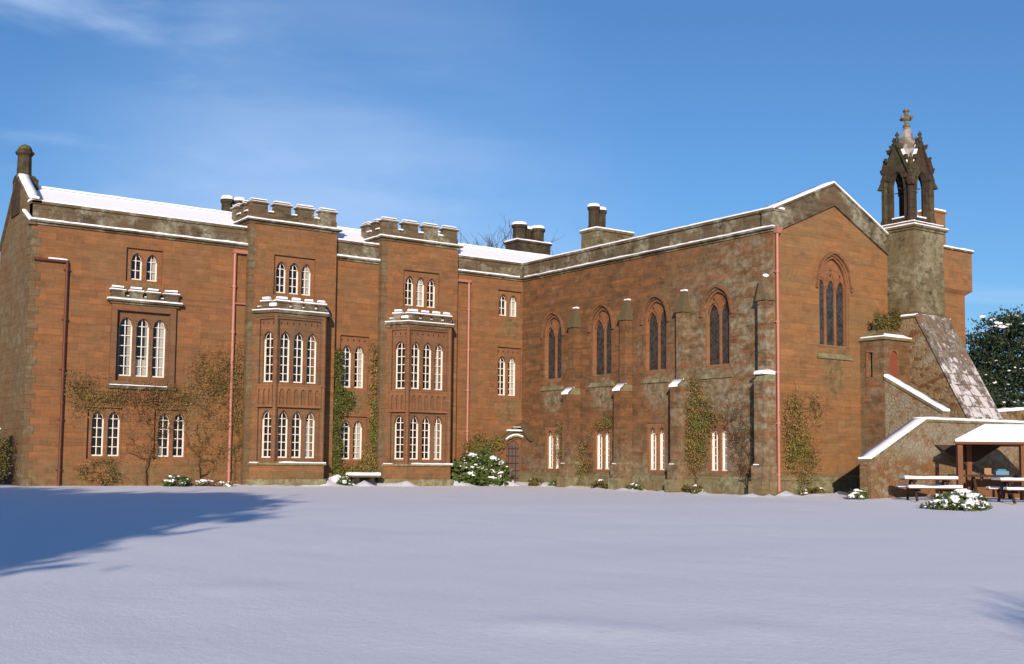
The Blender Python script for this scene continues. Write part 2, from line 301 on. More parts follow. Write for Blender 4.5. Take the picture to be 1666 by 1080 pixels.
class MB:
    def __init__(s): s.v = []; s.f = []; s.mi = []; s.sm = []; s.mat = 0; s.smooth = False; s.marks = []
    def mark(s): s.marks.append((len(s.v), len(s.f)))
    def face(s, pts):
        i = len(s.v); s.v += [Vector(p) for p in pts]; s.f.append(tuple(range(i, i+len(pts)))); s.mi.append(s.mat); s.sm.append(s.smooth)
    def grid(s, rows, close=False):
        i = len(s.v); nc = len(rows[0])
        for r in rows: s.v += [Vector(p) for p in r]
        for a in range(len(rows)-1):
            for b in range(nc if close else nc-1):
                c = (b+1) % nc
                s.f.append((i+a*nc+b, i+a*nc+c, i+(a+1)*nc+c, i+(a+1)*nc+b)); s.mi.append(s.mat); s.sm.append(s.smooth)
    def hexa(s, b, t):
        for q in ((b[0], b[1], b[2], b[3]), (t[0], t[1], t[2], t[3])): s.face(q)
        for k in range(4): s.face((b[k], b[(k+1) % 4], t[(k+1) % 4], t[k]))
    def box(s, fr, u0, u1, n0, n1, z0, z1):
        s.hexa([fr.p(u0, n0, z0), fr.p(u1, n0, z0), fr.p(u1, n1, z0), fr.p(u0, n1, z0)], [fr.p(u0, n0, z1), fr.p(u1, n0, z1), fr.p(u1, n1, z1), fr.p(u0, n1, z1)])
    def frus(s, fr, b, t, z0, z1):
        (u0, u1, n0, n1), (a0, a1, m0, m1) = b, t
        s.hexa([fr.p(u0, n0, z0), fr.p(u1, n0, z0), fr.p(u1, n1, z0), fr.p(u0, n1, z0)], [fr.p(a0, m0, z1), fr.p(a1, m0, z1), fr.p(a1, m1, z1), fr.p(a0, m1, z1)])
    def prism(s, fr, poly, n0, n1):
        a = [fr.p(u, n0, z) for u, z in poly]; b = [fr.p(u, n1, z) for u, z in poly]
        s.face(a); s.face(b)
        for k in range(len(a)): s.face((a[k], a[(k+1) % len(a)], b[(k+1) % len(a)], b[k]))
    def tube(s, pts, r0, r1=None, n=6):
        if r1 is None: r1 = r0
        pts = [Vector(p) for p in pts]; rows = []; sm = s.smooth; s.smooth = True
        for k, p in enumerate(pts):
            d = (pts[min(k+1, len(pts)-1)]-pts[max(k-1, 0)])
            if d.length < 1e-6: d = Vector((0, 0, 1))
            d.normalize(); a = d.cross(Vector((0, 0, 1)) if abs(d.z) < .9 else Vector((1, 0, 0))).normalized(); b = d.cross(a)
            r = r0+(r1-r0)*k/max(1, len(pts)-1)
            rows.append([p+a*(r*math.cos(2*math.pi*j/n))+b*(r*math.sin(2*math.pi*j/n)) for j in range(n)])
        s.grid(rows, True); s.smooth = sm; s.face(rows[0]); s.face(rows[-1])
    def lathe(s, c, prof, n=8, rot=0, flat=True):
        c = Vector(c); rows = [[c+Vector((r*math.cos(rot+2*math.pi*j/n), r*math.sin(rot+2*math.pi*j/n), z)) for j in range(n)] for r, z in prof]
        sm = s.smooth; s.smooth = not flat; s.grid(rows, True); s.smooth = sm; s.face(rows[0]); s.face(rows[-1])
    def ellipsoid(s, c, rx, ry, rz, n=10, k=6, jit=0., cut=-1.):
        c = Vector(c); rows = []; sm = s.smooth; s.smooth = True
        for a in range(k+1):
            t = -math.pi/2+math.pi*a/k; row = []
            for b in range(n):
                q = 2*math.pi*b/n; d = Vector((math.cos(t)*math.cos(q), math.cos(t)*math.sin(q), math.sin(t)))
                g = 1+jit*noise.noise(d*1.7+c*1.3)
                row.append(c+Vector((d.x*rx*g, d.y*ry*g, max(d.z, cut)*rz*g)))
            rows.append(row)
        s.grid(rows, True); s.smooth = sm
    # wall sheet with rectangular holes; the reveals go back, a sheet coloured dark like an unlit room closes each hole
    def panel(s, fr, u0, u1, z0, z1, holes=(), depth=.55, n=0., dark=1, back=True):
        us = sorted({u0, u1, *[x for h in holes for x in h[:2] if u0 < x < u1]}); zs = sorted({z0, z1, *[x for h in holes for x in h[2:4] if z0 < x < z1]})
        for i in range(len(us)-1):
            for j in range(len(zs)-1):
                a, b, c, d = us[i], us[i+1], zs[j], zs[j+1]; mu, mz = (a+b)/2, (c+d)/2
                if any(h[0] < mu < h[1] and h[2] < mz < h[3] for h in holes): continue
                s.face((fr.p(a, n, c), fr.p(b, n, c), fr.p(b, n, d), fr.p(a, n, d)))
        for h in holes:
            a, b, c, d = h[:4]; k = n-depth
            for q in (((a, c), (a, d)), ((b, c), (b, d)), ((a, c), (b, c)), ((a, d), (b, d))):
                (x, y), (x2, y2) = q
                s.face((fr.p(x, n, y), fr.p(x2, n, y2), fr.p(x2, k, y2), fr.p(x, k, y)))
            if not back: continue
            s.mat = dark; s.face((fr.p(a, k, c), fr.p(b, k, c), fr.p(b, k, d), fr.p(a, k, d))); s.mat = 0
    # slab with pointed openings [(ua, ub, zbottom, zspring, rise)]
    def pierced(s, fr, u0, u1, z0, z1, lights, nf, nb, K=10):
        x = u0
        def q(a, b, c, d, back=True):
            if b-a < 1e-5 or d-c < 1e-5: return
            s.face((fr.p(a, nf, c), fr.p(b, nf, c), fr.p(b, nf, d), fr.p(a, nf, d)))
        for (a, b, zb, zs, ri) in lights:
            q(x, a, z0, z1); q(a, b, z0, zb)
            pts = arch(a, b, zs, ri, K)
            for (p, h), (p2, h2) in zip(pts, pts[1:]):
                s.face((fr.p(p, nf, h), fr.p(p2, nf, h2), fr.p(p2, nf, z1), fr.p(p, nf, z1)))
            prof = [(a, zb)]+pts+[(b, zb)]
            for k in range(len(prof)):
                (p, h), (p2, h2) = prof[k], prof[(k+1) % len(prof)]
                s.face((fr.p(p, nf, h), fr.p(p2, nf, h2), fr.p(p2, nb, h2), fr.p(p, nb, h)))
            x = b
        q(x, u1, z0, z1)
    def ribs(s, fr, pts, n0, n1, w):
        """a moulding of square section following (u, z) points"""
        rows = []
        for k, (u, z) in enumerate(pts):
            a = pts[max(0, k-1)]; b = pts[min(len(pts)-1, k+1)]; d = Vector((b[0]-a[0], b[1]-a[1])); d.normalize()
            ou, oz = -d.y*w/2, d.x*w/2
            rows.append([fr.p(u-ou, n0, z-oz), fr.p(u-ou, n1, z-oz), fr.p(u+ou, n1, z+oz), fr.p(u+ou, n0, z+oz)])
        s.grid(rows, True); s.face(rows[0]); s.face(rows[-1])
    # a bank of snow lying on a ledge
    def snow(s, fr, u0, u1, n0, n1, z, h, step=.22, jit=.35, z2=None):
        s.mark(); k = max(2, int(abs(u1-u0)/step)); rows = []; sm = s.smooth; s.smooth = True
        if z2 is None: z2 = z
        for i in range(k+1):
            t = i/k; u = u0+(u1-u0)*t; zz = z+(z2-z)*t
            P = fr.p(u, 0, zz); a = 1+jit*noise.noise(P*2.3); b = jit*noise.noise(P*3.1+Vector((9, 1, 4)))
            hh = h*max(.25, a); e = n1+.03*b+.012; mid = (n0+n1)/2
            rows.append([fr.p(u, n0, zz-.004), fr.p(u, n0, zz+hh*.75), fr.p(u, mid, zz+hh), fr.p(u, e-.03*min(1, (n1-n0)*3), zz+hh*.85), fr.p(u, e, zz+hh*.4), fr.p(u, e-.005, zz-.004)])
        s.grid(rows, True); s.smooth = sm; s.face(rows[0]); s.face(rows[-1])
    def leaves(s, pts, size, flat=None, el=1.6):
        for p in pts:
            d = Vector((random.gauss(0, 1), random.gauss(0, 1), random.gauss(0, 1)))
            if d.length < 1e-3: d = Vector((1, 0, 0))
            d.normalize(); e = d.cross(Vector((random.gauss(0, 1), random.gauss(0, 1), random.gauss(0, 1))))
            if e.length < 1e-3: continue
            e.normalize(); k = size*random.uniform(.6, 1.35); p = Vector(p)
            s.face((p-d*k*el*.5, p+e*k*.5, p+d*k*el*.5, p-e*k*.5))

def arch(a, b, zs, rise, K=10):
    h = (b-a)/2; mid = (a+b)/2; rise = max(rise, h*1.001); Rr = (rise*rise+h*h)/(2*h); out = []
    for i in range(K+1):
        x = a+(b-a)*i/K; t = x-a if x <= mid else b-x
        out.append((x, zs+math.sqrt(max(0, Rr*Rr-(Rr-t)**2))))
    return out

WL = {}
def wloc(o): return WL.get(o.name, Vector((0, 0, 0)))
def obj(name, mb, mat, parent=None, label=None):
    if len(mb.marks) > 1 or (mb.marks and mb.marks[0] != (0, 0)):                # separate pieces become separate parts
        out = None; starts = mb.marks if mb.marks[0] == (0, 0) else [(0, 0)]+mb.marks; ends = starts[1:]+[(len(mb.v), len(mb.f))]
        for (v0, f0), (v1, f1) in zip(starts, ends):
            q = MB(); q.v = mb.v[v0:v1]; q.f = [tuple(i-v0 for i in f) for f in mb.f[f0:f1]]; q.mi = mb.mi[f0:f1]; q.sm = mb.sm[f0:f1]
            if q.f: out = obj(name, q, mat, parent, label)
        return out
    base = wloc(parent) if parent else Vector((0, 0, 0))
    me = bpy.data.meshes.new(name)
    me.from_pydata([tuple(v-base) for v in mb.v], [], mb.f); 
    for q in (mat if isinstance(mat, (list, tuple)) else [mat]): me.materials.append(M[q])
    nm = len(me.materials)
    uvl = me.uv_layers.new(name='UVMap').data
    vs = mb.v
    for p in me.polygons:
        p.material_index = min(mb.mi[p.index], nm-1); p.use_smooth = mb.sm[p.index]
        n = p.normal; ax = abs(n.z) > .75
        if not ax:
            L = math.hypot(n.x, n.y); tx, ty = -n.y/L, n.x/L
            if tx < -1e-4 or (abs(tx) <= 1e-4 and ty < 0): tx, ty = -tx, -ty
        for li, vi in zip(p.loop_indices, mb.f[p.index]):
            v = vs[vi]
            uvl[li].uv = (v.x, v.y) if ax else (v.x*tx+v.y*ty, v.z)
    o = bpy.data.objects.new(name, me); COL.objects.link(o)
    if parent: o.parent = parent
    WL[o.name] = base
    if label: o['label'] = label
    return o
def tag(o, label, cat, group=None):
    o['label'] = label; o['category'] = cat
    if group: o['group'] = group
    return o
def thing(name, label, cat, loc, group=None):
    o = bpy.data.objects.new(name, None); COL.objects.link(o); o.location = loc; o.empty_display_size = .3
    WL[o.name] = Vector(loc); return tag(o, label, cat, group)
def struct(o): o['kind'] = 'structure'; return o

# ------------------------------------------------------------------ ground
def sm01(a, b, x):
    t = max(0, min(1, (x-a)/(b-a))); return t*t*(3-2*t)
def gz(x, y):
    d = -y
    z = .03-.008*max(d, -30) if d < 20 else -.13-.02*(min(d, 60)-20)
    z += .13*sm01(-2, 4, x)*sm01(12, 17, d)*(1-sm01(24, 34, d))
    return z
SCUFF = ((-26.0, -36.6, .35, .035), (-24.6, -37.6, .5, .03), (-25.6, -37.2, .3, .03), (-27.5, -33.0, .5, .02))
def gz_snow(x, y):
    z = gz(x, y)+.018*noise.noise(Vector((x*.35, y*.35, 0)))+.008*noise.noise(Vector((x*1.4, y*.9, 3)))
    for (qx, qy, a_, hh) in SCUFF:
        d2 = ((x-qx)**2+(y-qy)**2)/(a_*a_)
        if d2 < 9: z += hh*math.exp(-d2)
    # drifts over the flower beds along the walls
    if -14 < x < .2 and -2.3 < y < .5: z += (.42+.25*sm01(-13.5, -12.5, x)*(1-sm01(-9, -8, x)))*max(0, noise.noise(Vector((x*1.1, y*1.6, 5)))+.05)*sm01(-2.1, -1.2, y)
    if -1.4 < x < 1 and -15.2 < y < .2: z += .34*max(0, noise.noise(Vector((x*2, y*1.5, 8)))+.02)*sm01(-1.4, -.6, x)
    if -1 < x < 4.5 and -17 < y < -15: z += .2*max(0, noise.noise(Vector((x*1.9, y*2, 2)))+.1)*sm01(-17, -16, y)
    return z
def axis(lo, a, b, hi, step):
    out = [lo, lo*.6+a*.4, lo*.3+a*.7, a-12, a-5, a-2]; x = a
    while x < b: out.append(x); x += step
    return out+[b, b+3, b+10, b+30, b+80, hi]
xs = axis(-500, -42, 14, 500, .28); ys = axis(-500, -46, 2, 600, .28)
g = MB(); g.smooth = True
g.grid([[(x, y, gz_snow(x, y)) for x in xs] for y in ys])
struct(obj('snow_field', g, 'lawn'))

# ------------------------------------------------------------------ windows
def window(parent, fr, rect, lights, zb, zs_, rise_, rows, recess=.13, n=0., curtains=(), mat='trim', blind=(), sill=True, label=None, head=0):
    """lights: [(ua, ub)] pointed lights in one stone surround filling rect"""
    a, b, c, d = rect; zs = zs_+rise_*.12; rise = rise_*.88
    w = thing_part('window', parent, fr.p((a+b)/2, 0, c), label)
    s = MB(); nf = n-recess
    s.pierced(fr, a, b, c, d, [(x0, x1, zb, zs, rise) for x0, x1 in lights], nf, nf-.10, 10)
    for x0, x1 in lights:        # moulded arch heads
        s.ribs(fr, arch(x0-.03, x1+.03, zs-.02, rise+.05, 8), nf-.02, nf+.025, .035)
    if head:                     # a row of dark diamonds painting in the shade of small piercings
        q = s; q.mat = 1
        k = len(lights)*2-1+2
        for i in range(k):
            u = a+(b-a)*(i+.5)/k; z = d-head
            q.prism(fr, [(u-.035, z), (u, z-.07), (u+.035, z), (u, z+.07)], nf-.01, nf+.004)
        q.mat = 0
    obj('surround', s, [mat, 'dark'], w)
    fm = MB(); gm = MB(); gn = nf-.15
    for i, (x0, x1) in enumerate(lights):
        pts = arch(x0, x1, zs, rise, 10); t = .036
        fm.ribs(fr, [(u, z-.008) for u, z in pts], gn-.02, gn+.004, .014)
        fm.box(fr, x0, x0+t, gn-.02, nf-.10, zb, zs); fm.box(fr, x1-t, x1, gn-.02, nf-.09, zb, zs)
        fm.box(fr, x0, x1, gn-.02, nf-.08, zb-.01, zb+.05)
        mid = (x0+x1)/2; top = zs+rise
        fm.box(fr, mid-.014, mid+.014, gn-.015, gn+.02, zb+.05, top-.04)
        for r_ in range(1, rows+1):
            z = zb+(zs+.03-zb)*r_/rows
            fm.box(fr, x0+t, x1-t, gn-.012, gn+.016, z-.013, z+.013)
        gm.face([fr.p(x0+.01, gn, zb)] + [fr.p(u, gn, z) for u, z in pts] + [fr.p(x1-.01, gn, zb)])
    obj('frame', fm, 'paint', w); obj('pane', gm, 'glass', w)
    for (i, z0, z1, f0, f1) in curtains:
        x0, x1 = lights[i]; cm = MB(); cm.smooth = True; ww = x1-x0; k = 12
        rows_ = [[fr.p(x0+ww*(f0+(f1-f0)*j/k), gn-.07+.018*math.sin(j*2.4), z) for j in range(k+1)] for z in (zb+(top-zb)*z0, zb+(top-zb)*z1)]
        cm.grid(rows_); obj('curtain', cm, 'curtain', w)
    return w
def thing_part(name, parent, loc, label=None):
    o = bpy.data.objects.new(name, None); COL.objects.link(o); o.empty_display_size = .1
    o.parent = parent; o.location = Vector(loc)-wloc(parent); WL[o.name] = Vector(loc)
    if label: o['label'] = label
    return o
def hood(parent, fr, a, b, z, drop, n=0., mat='trim'):
    h = MB(); h.ribs(fr, [(a, z-drop), (a, z), (b, z), (b, z-drop)], n-.01, n+.07, .075); return obj('hood_mould', h, mat, parent)

# ================================================================== MANSION
B0 = F((0, 0, 0), (0, -1))
A = WORLD                                 # front wall, plane y = 0: u = x, n = -y
XL = -21.95; ZS = 9.6; ZP = 10.38
man = thing('mansion', 'long red sandstone mansion with two battlemented bay towers and snowy roof, left of the chapel', 'mansion', (-11, 0, 0))
T1 = (-13.70, -9.84); T2 = (-7.66, -3.80); TP = .30
CENT = 'pale'
# -- windows of the main wall: rect, lights, zb, zs, rise, rows
W2 = dict(zs=8.55, rise=.28, zb=7.83, rows=2)
WIN = [
 ((-18.50, -17.10, 7.74, 9.03), [(-18.27, -17.84), (-17.68, -17.25)], 7.84, 8.52, .34, 2, [(1, .0, .9, .55, 1)], 0),
 ((-19.72, -18.42, 1.02, 2.93), [(-19.52, -19.06), (-18.93, -18.47)], 1.13, 2.46, .32, 4, [], 0),
 ((-17.22, -15.92, 1.02, 2.93), [(-17.02, -16.56), (-16.43, -15.97)], 1.13, 2.46, .32, 4, [(0, 0, .25, 0, .45)], 0),
 ((-9.42, -8.05, 4.0, 6.33), [(-9.26, -8.81), (-8.66, -8.21)], 4.14, 5.58, .34, 5, [(1, 0, 1, .5, 1)], .18),
 ((-9.40, -8.05, 1.0, 2.92), [(-9.24, -8.79), (-8.66, -8.21)], 1.12, 2.42, .32, 5, [(1, 0, .95, .4, 1)], 0),
 ((-1.39, .0-.04, 7.74, 9.0), [(-1.24, -.79), (-.66, -.22)], 7.83, 8.50, .32, 2, [(1, 0, 1, .3, 1)], 0),
 ((-1.39, -.04, 4.0, 6.36), [(-1.26, -.82), (-.70, -.25)], 4.14, 5.62, .32, 5, [(1, 0, 1, .5, 1)], .2),
]
DOOR = (-.72, .0-.02, 0, 2.05)
wm = MB()
holes = [w[0] for w in WIN]
OR = (-19.0, -16.55)       # oriel of the left bay
for (a, b) in ((XL, T1[0]), (T1[1], T2[0]), (T2[1], 0.)):
    hs = [h for h in holes if a <= h[0] and h[1] <= b+.01]
    if a == XL: hs = hs+[(-18.80, -16.75, 3.95, 6.60)]
    if b == 0.: hs = hs+[(-.84, -.005, -.3, 2.12)]
    wm.panel(A, a, b, -.4, ZS-.02, hs, .6)
# left gable end (faces -x) and back wall
GF = seg((XL, 4.9), (XL, 0))           # u = 0 at the back
RY, RZ = 2.45, 11.40
ge = MB(); ge.face([(XL, 0, -.4), (XL, 4.9, -.4), (XL, 4.9, 9.0), (XL, RY, RZ), (XL, .0, 10.3)]); obj('gable_end', ge, 'quoin', man)
wm.face([(XL, 4.9, -.4), (14, 4.9, -.4), (14, 4.9, 9.6), (XL, 4.9, 9.6)])
obj('wall', wm, ['wall', 'dark'], man)
# quoin strips at the left corner
q = MB()
for k in range(31):
    z = -.3+k*.31; L = .62 if k % 2 else .36
    q.box(A, XL-.014, XL+L*.55, -(1.0-L)*.9, .014, z, min(z+.302, 9.4))
obj('quoins', q, 'quoin', man)
# string courses, parapets
st = MB(); pa = MB(); sn = MB()
for (a, b) in ((XL-.1, T1[0]), (T1[1], T2[0]), (T2[1], .0)):
    st.mark(); pa.mark(); st.box(A, a, b, -.3, .07, ZS-.10, ZS-.02); st.box(A, a, b, -.3, .18, ZS-.02, ZS+.05)
    pa.box(A, a+(.1 if a < -20 else 0), b, -.42, -.02, ZS+.05, ZP-.12)
    st.mark(); st.box(A, a+(.06 if a < -20 else 0), b, -.47, .05, ZP-.12, ZP-.02)
    e = .30 if b > -1 else .02
    sn.snow(A, a+.02, b-e, -.01, .17, ZS+.05, .07, jit=.5)
    sn.snow(A, a+.02, b-.02, -.45, .04, ZP-.02, .07, jit=.3)
obj('parapet', pa, 'parapet', man); obj('string_course', st, 'parapet', man); obj('snow_cap', sn, 'snow', man)
# left gable coping, running up to the chimney and down behind
gc = MB(); gs = MB()
def rake(mb, fr, pts, n0, n1, t):
    for (u, z), (u2, z2) in zip(pts, pts[1:]):
        mb.hexa([fr.p(u, n0, z), fr.p(u2, n0, z2), fr.p(u2, n1, z2), fr.p(u, n1, z)], [fr.p(u, n0, z+t), fr.p(u2, n0, z2+t), fr.p(u2, n1, z2+t), fr.p(u, n1, z+t)])
GFx = F((XL, 0, 0), (0, -1))           # u = -y
rake(gc, GFx, [(.05, ZP-.1), (-.35, ZP-.02), (-RY, RZ+.28)], -.3, .06, .14)
rake(gc, GFx, [(-RY, RZ+.28), (-4.95, 9.15)], -.5, .06, .14)
rake(gc, GFx, [(.12, ZS-.13), (-.9, ZS+.35)], -.1, .14, .15)
gs.snow(GFx, -.30, -RY+.35, -.29, .07, ZP+.13, .09, z2=RZ+.27)
gs.snow(GFx, .14, -.85, -.02, .15, ZS+.02, .08, z2=ZS+.49)
obj('coping', gc, 'parapet', man); obj('snow_cap', gs, 'snow', man)
# roofs
rf = MB()
rf.face([(XL+.3, .35, 10.30), (9.5, .35, 10.30), (9.5, RY, RZ), (XL+.3, RY, RZ)])
rf.face([(XL+.3, 4.9, 10.1), (9.5, 4.9, 10.1), (9.5, RY, RZ), (XL+.3, RY, RZ)])
rf.snow(WORLD, XL+.5, 9.5, -RY-.18, -RY+.18, RZ-.03, .07, step=.5)
obj('roof', rf, 'snow', man)
# chimneys
def chimney(parent, x, y, base, shafts, r, zb, mat='chim', mat2='chim', snowtop=True, label=None, n=8):
    c = thing_part('chimney', parent, (x, y, zb), label)
    if base:
        b = MB(); (x0, x1, y0, y1, z0, z1) = base
        b.box(WORLD, x0, x1, -y1, -y0, z0, z1-.12); b.box(WORLD, x0-.06, x1+.06, -y1-.06, -y0+.06, z1-.12, z1)
        obj('base', b, mat2, c)
        s = MB(); s.snow(WORLD, x0-.05, x1+.05, -y1-.05, -y0+.05, z1, .08); obj('snow_cap', s, 'snow', c)
    for (sx, sy, rr, z0, z1) in shafts:
        s = MB(); s.lathe((sx, sy, 0), [(rr*1.18, z0), (rr*1.18, z0+.18), (rr, z0+.26), (rr, z1-.32), (rr*1.22, z1-.24), (rr*1.22, z1-.12), (rr*1.08, z1-.1), (rr*1.02, z1)], n, .39)
        obj('chimney_shaft', s, mat, c)
        if snowtop:
            s = MB(); s.lathe((sx, sy, 0), [(rr*1.2, z1-.118), (rr*1.22, z1-.05), (rr*1.02, z1+.03), (.03, z1+.08)], 8, .39, False); obj('snow_cap', s, 'snow', c)
    return c
# big dark stack over the left gable
c = thing_part('chimney', man, (-21.6, RY+.1, RZ), 'tall dark octagonal chimney stack with domed top on the left gable')
b = MB(); b.frus(WORLD, (-22.0, -21.3, -3.15, -1.95), (-22.0, -21.3, -3.05, -2.05), 10.2, 11.55); b.frus(WORLD, (-22.02, -21.28, -3.07, -2.03), (-22.0, -21.42, -2.95, -2.2), 11.55, 11.75); obj('base', b, 'chim', c)
b = MB(); b.lathe((-21.72, 2.55, 0), [(.36, 11.7), (.27, 11.85), (.255, 12.55), (.34, 12.62), (.35, 12.70), (.28, 12.74), (.27, 12.8)], 8, .39); obj('chimney_shaft', b, 'chim', c)
b = MB(); b.lathe((-21.72, 2.55, 0), [(.25, 12.78), (.24, 12.87), (.17, 12.95), (.05, 13.0)], 8, .39, False); obj('chimney_dome', b, 'moss', c)
chimney(man, -12.7, 4.1, (-13.4, -12.0, 3.7, 4.5, 9.8, 11.0), [(-12.95, 4.1, .235, 11.0, 12.46), (-12.38, 4.1, .235, 11.0, 12.46)], .24, 10)
chimney(man, 4.3, 5.9, (3.45, 5.60, 5.3, 6.4, 9.8, 12.70), [(3.92, 5.80, .36, 12.6, 13.70), (4.55, 6.1, .33, 12.6, 13.58), (5.12, 5.80, .34, 12.6, 13.64)], .3, 10, label='cluster of three sooty chimney shafts in the roof valley')
# towers
def battlement(parent, fr, length, z0, zc, zt, n0, n1, merl, mat='parapet', cap=.05, snowh=.085, gap=1.):
    """merl: list of (ua, ub) merlons along fr"""
    p = MB(); s = MB()
    p.box(fr, 0, length, n0, n1, z0, zc)
    xs_ = sorted(merl); prev = 0
    for a, b in xs_:
        p.box(fr, a+.001, b-.001, n0+.001, n1-.001, zc, zt-.07); p.box(fr, a-cap, b+cap, n0-cap, n1+cap, zt-.07, zt)
        s.snow(fr, a-cap, b+cap, n0-cap, n1+cap, zt, snowh*.45, step=.15)
        p.box(fr, a+.04, b-.04, n0+.04, n1-.05, zt, zt+.10); s.snow(fr, a+.03, b-.03, n0+.03, n1-.04, zt+.10, snowh*.7, step=.15)
        if a-prev > .06:
            p.box(fr, prev+cap+.002, a-cap-.002, n0-cap+.002, n1+cap-.002, zc, zc+.05); s.snow(fr, prev+cap+(1-gap)*.1, a-cap-(1-gap)*.04, n0-cap, n1+cap*gap, zc+.05, snowh*gap, step=.1, jit=.35+.6*(1-gap))
        prev = b
    if length-prev > .06:
        p.box(fr, prev+cap+.002, length, n0-cap+.002, n1+cap-.002, zc, zc+.05); s.snow(fr, prev+cap, length, n0-cap, n1+cap, zc+.05, snowh, step=.1)
    o = obj('parapet', p, mat, parent); s_ = obj('snow_cap', s, 'snow', parent); return o
def tower(x0, x1, first, cur_top, cur_up, cur_low, label):
    t = thing_part('bay_tower', man, ((x0+x1)/2, -TP, 0), label)
    TF = F((0, -TP, 0), (1, 0)); cx = (x0+x1)/2; BH = .85; bw0 = cx-1.57; bw1 = cx+1.52; f0 = cx-1.07; f1 = cx+1.02
    topw = (cx-.86, cx+.98, 7.72, 9.36)
    m_ = MB()
    m_.panel(TF, x0, x1, 6.7, 10.58, [topw], .6); m_.panel(TF, x0, bw0+.05, -.4, 6.7); m_.panel(TF, bw1-.05, x1, -.4, 6.7)
    m_.box(WORLD, x0, x0+.05, -1.7, TP-.001, -.4, 10.58); m_.box(WORLD, x1-.05, x1, -1.7, TP-.001, -.4, 10.58)
    m_.face([(x0, 1.7, 9.5), (x1, 1.7, 9.5), (x1, 1.7, 10.6), (x0, 1.7, 10.6)])
    obj('wall', m_, ['wall', 'dark'], t)
    qn = MB()
    for k in range(35):
        z = -.3+k*.31
        if z > 10.3: break
        qn.box(TF, x0-.012, x0+(.27 if k % 2 else .21), -.26, .012, z, z+.302)
    obj('quoins', qn, 'quoin', t)
    ww = window(man, TF, topw, [(cx-.70, cx-.26), (cx-.14, cx+.30), (cx+.42, cx+.86)], 7.83, 8.76, .36, 3, curtains=cur_top)
    # cornice and battlements
    c_ = MB(); s_ = MB()
    for z0_, z1_, pr in ((10.53, 10.63, .05), (10.63, 10.70, .17)):
        c_.box(WORLD, x0-pr, x1+pr, -1.75, TP+pr, z0_, z1_)
    s_.snow(TF, x0-.17, x1+.17, -.05, .18, 10.70, .06); sf = F((x0, 0, 0), (0, -1)); s_.snow(sf, -1.7, TP+.17, -.04, .17, 10.70, .06)
    obj('cornice', c_, 'parapet', t); obj('snow_cap', s_, 'snow', t)
    L = x1-x0; g_ = .30; mw = (L-3*g_-.06)/4
    fr = F((x0+.0, -TP+.02, 0), (1, 0)); ml = [(.02+k*(mw+g_), .02+k*(mw+g_)+mw) for k in range(4)]
    battlement(t, fr, L, 10.70, 11.02, 11.44, -.28, 0, ml, snowh=.06)
    for xx in (x0, x1):
        fr2 = F((xx+(.005 if xx == x0 else -.005), 1.7, 0), (0, -1)); fr2.N = Vector((-1, 0, 0)) if xx == x0 else Vector((1, 0, 0))
        battlement(t, fr2, 1.66, 10.70, 11.02, 11.44, -.28, 0, [(.02, .6), (1.0, 1.36)], snowh=.06)
    fr3 = F((x0, 1.98, 0), (1, 0)); battlement(t, fr3, L, 10.70, 11.0, 11.04, -.28, 0, [(.3, L-.3)])
    rb = MB(); rb.box(WORLD, x0+.1, x1-.1, -1.9, TP-.3, 10.6, 10.85); obj('tower_roof', rb, 'snow', t)
    # canted bay
    P = [(bw0, -TP), (f0, -TP-BH), (f1, -TP-BH), (bw1, -TP)]
    bay = thing_part('canted_bay', man, (cx, -TP-.4, 0), 'canted two-storey bay with traceried stone front, under small battlements')
    bm_ = MB(); segs = [seg(P[i], P[i+1]) for i in range(3)]; Ls = [math.dist(P[i], P[i+1]) for i in range(3)]
    wins = []
    rects = []
    for i in range(3):
        fr = segs[i]; L_ = Ls[i]
        if i == 1:
            ls = [(.22+k*.59, .22+k*.59+.44) for k in range(3)]; ra = (.12, L_-.35 if False else 1.97)
        else:
            mid = L_/2+(.05 if i == 0 else -.05); ls = [(mid-.24, mid+.24)]; ra = (mid-.36, mid+.36)
        up_ = (*ra, 4.02, 6.66); lo_ = (*ra, 1.02, 3.18)
        band = (*ra, 3.18, 4.02)
        bm_.panel(fr, 0, L_, .92, 7.0, [up_, lo_], .5)
        rects.append((fr, ls, up_, lo_, ra))
    obj('bay_wall', bm_, ['trimdark', 'dark'], bay)
    pl = MB(); e = .10
    PP = [(bw0-.12, -TP), (f0-.06, -TP-BH-e), (f1+.06, -TP-BH-e), (bw1+.12, -TP)]
    def ring(mb, Q, z0_, z1_):
        mb.face([(x, y, z0_) for x, y in Q]); mb.face([(x, y, z1_) for x, y in Q])
        for i in range(len(Q)): a_, b_ = Q[i], Q[(i+1) % len(Q)]; mb.face([(a_[0], a_[1], z0_), (b_[0], b_[1], z0_), (b_[0], b_[1], z1_), (a_[0], a_[1], z1_)])
    ring(pl, PP, -.4, .86); obj('base', pl, 'wall', bay)
    pl = MB(); PB = [(bw0-.26, -TP), (f0-.12, -TP-BH-.22), (f1+.12, -TP-BH-.22), (bw1+.26, -TP)]; ring(pl, PB, -.4, .30); obj('plinth', pl, 'plinth', bay)
    sl_ = MB(); PS = [(bw0-.22, -TP), (f0-.12, -TP-BH-.2), (f1+.12, -TP-BH-.2), (bw1+.22, -TP)]; ring(sl_, PS, .86, .94); obj('sill', sl_, 'plinth', bay)
    ss = MB(); sg = [seg(PS[i], PS[i+1]) for i in range(3)]
    ss.snow(sg[1], .35, math.dist(PS[1], PS[2])-.02, -.18, .01, .94, .055, jit=.9); ss.snow(sg[0], .1, .5, -.12, .0, .94, .03, jit=.9); obj('snow_cap', ss, 'snow', bay)
    # string mould and panel band
    pb = MB(); fr, ls, up_, lo_, ra = rects[1]
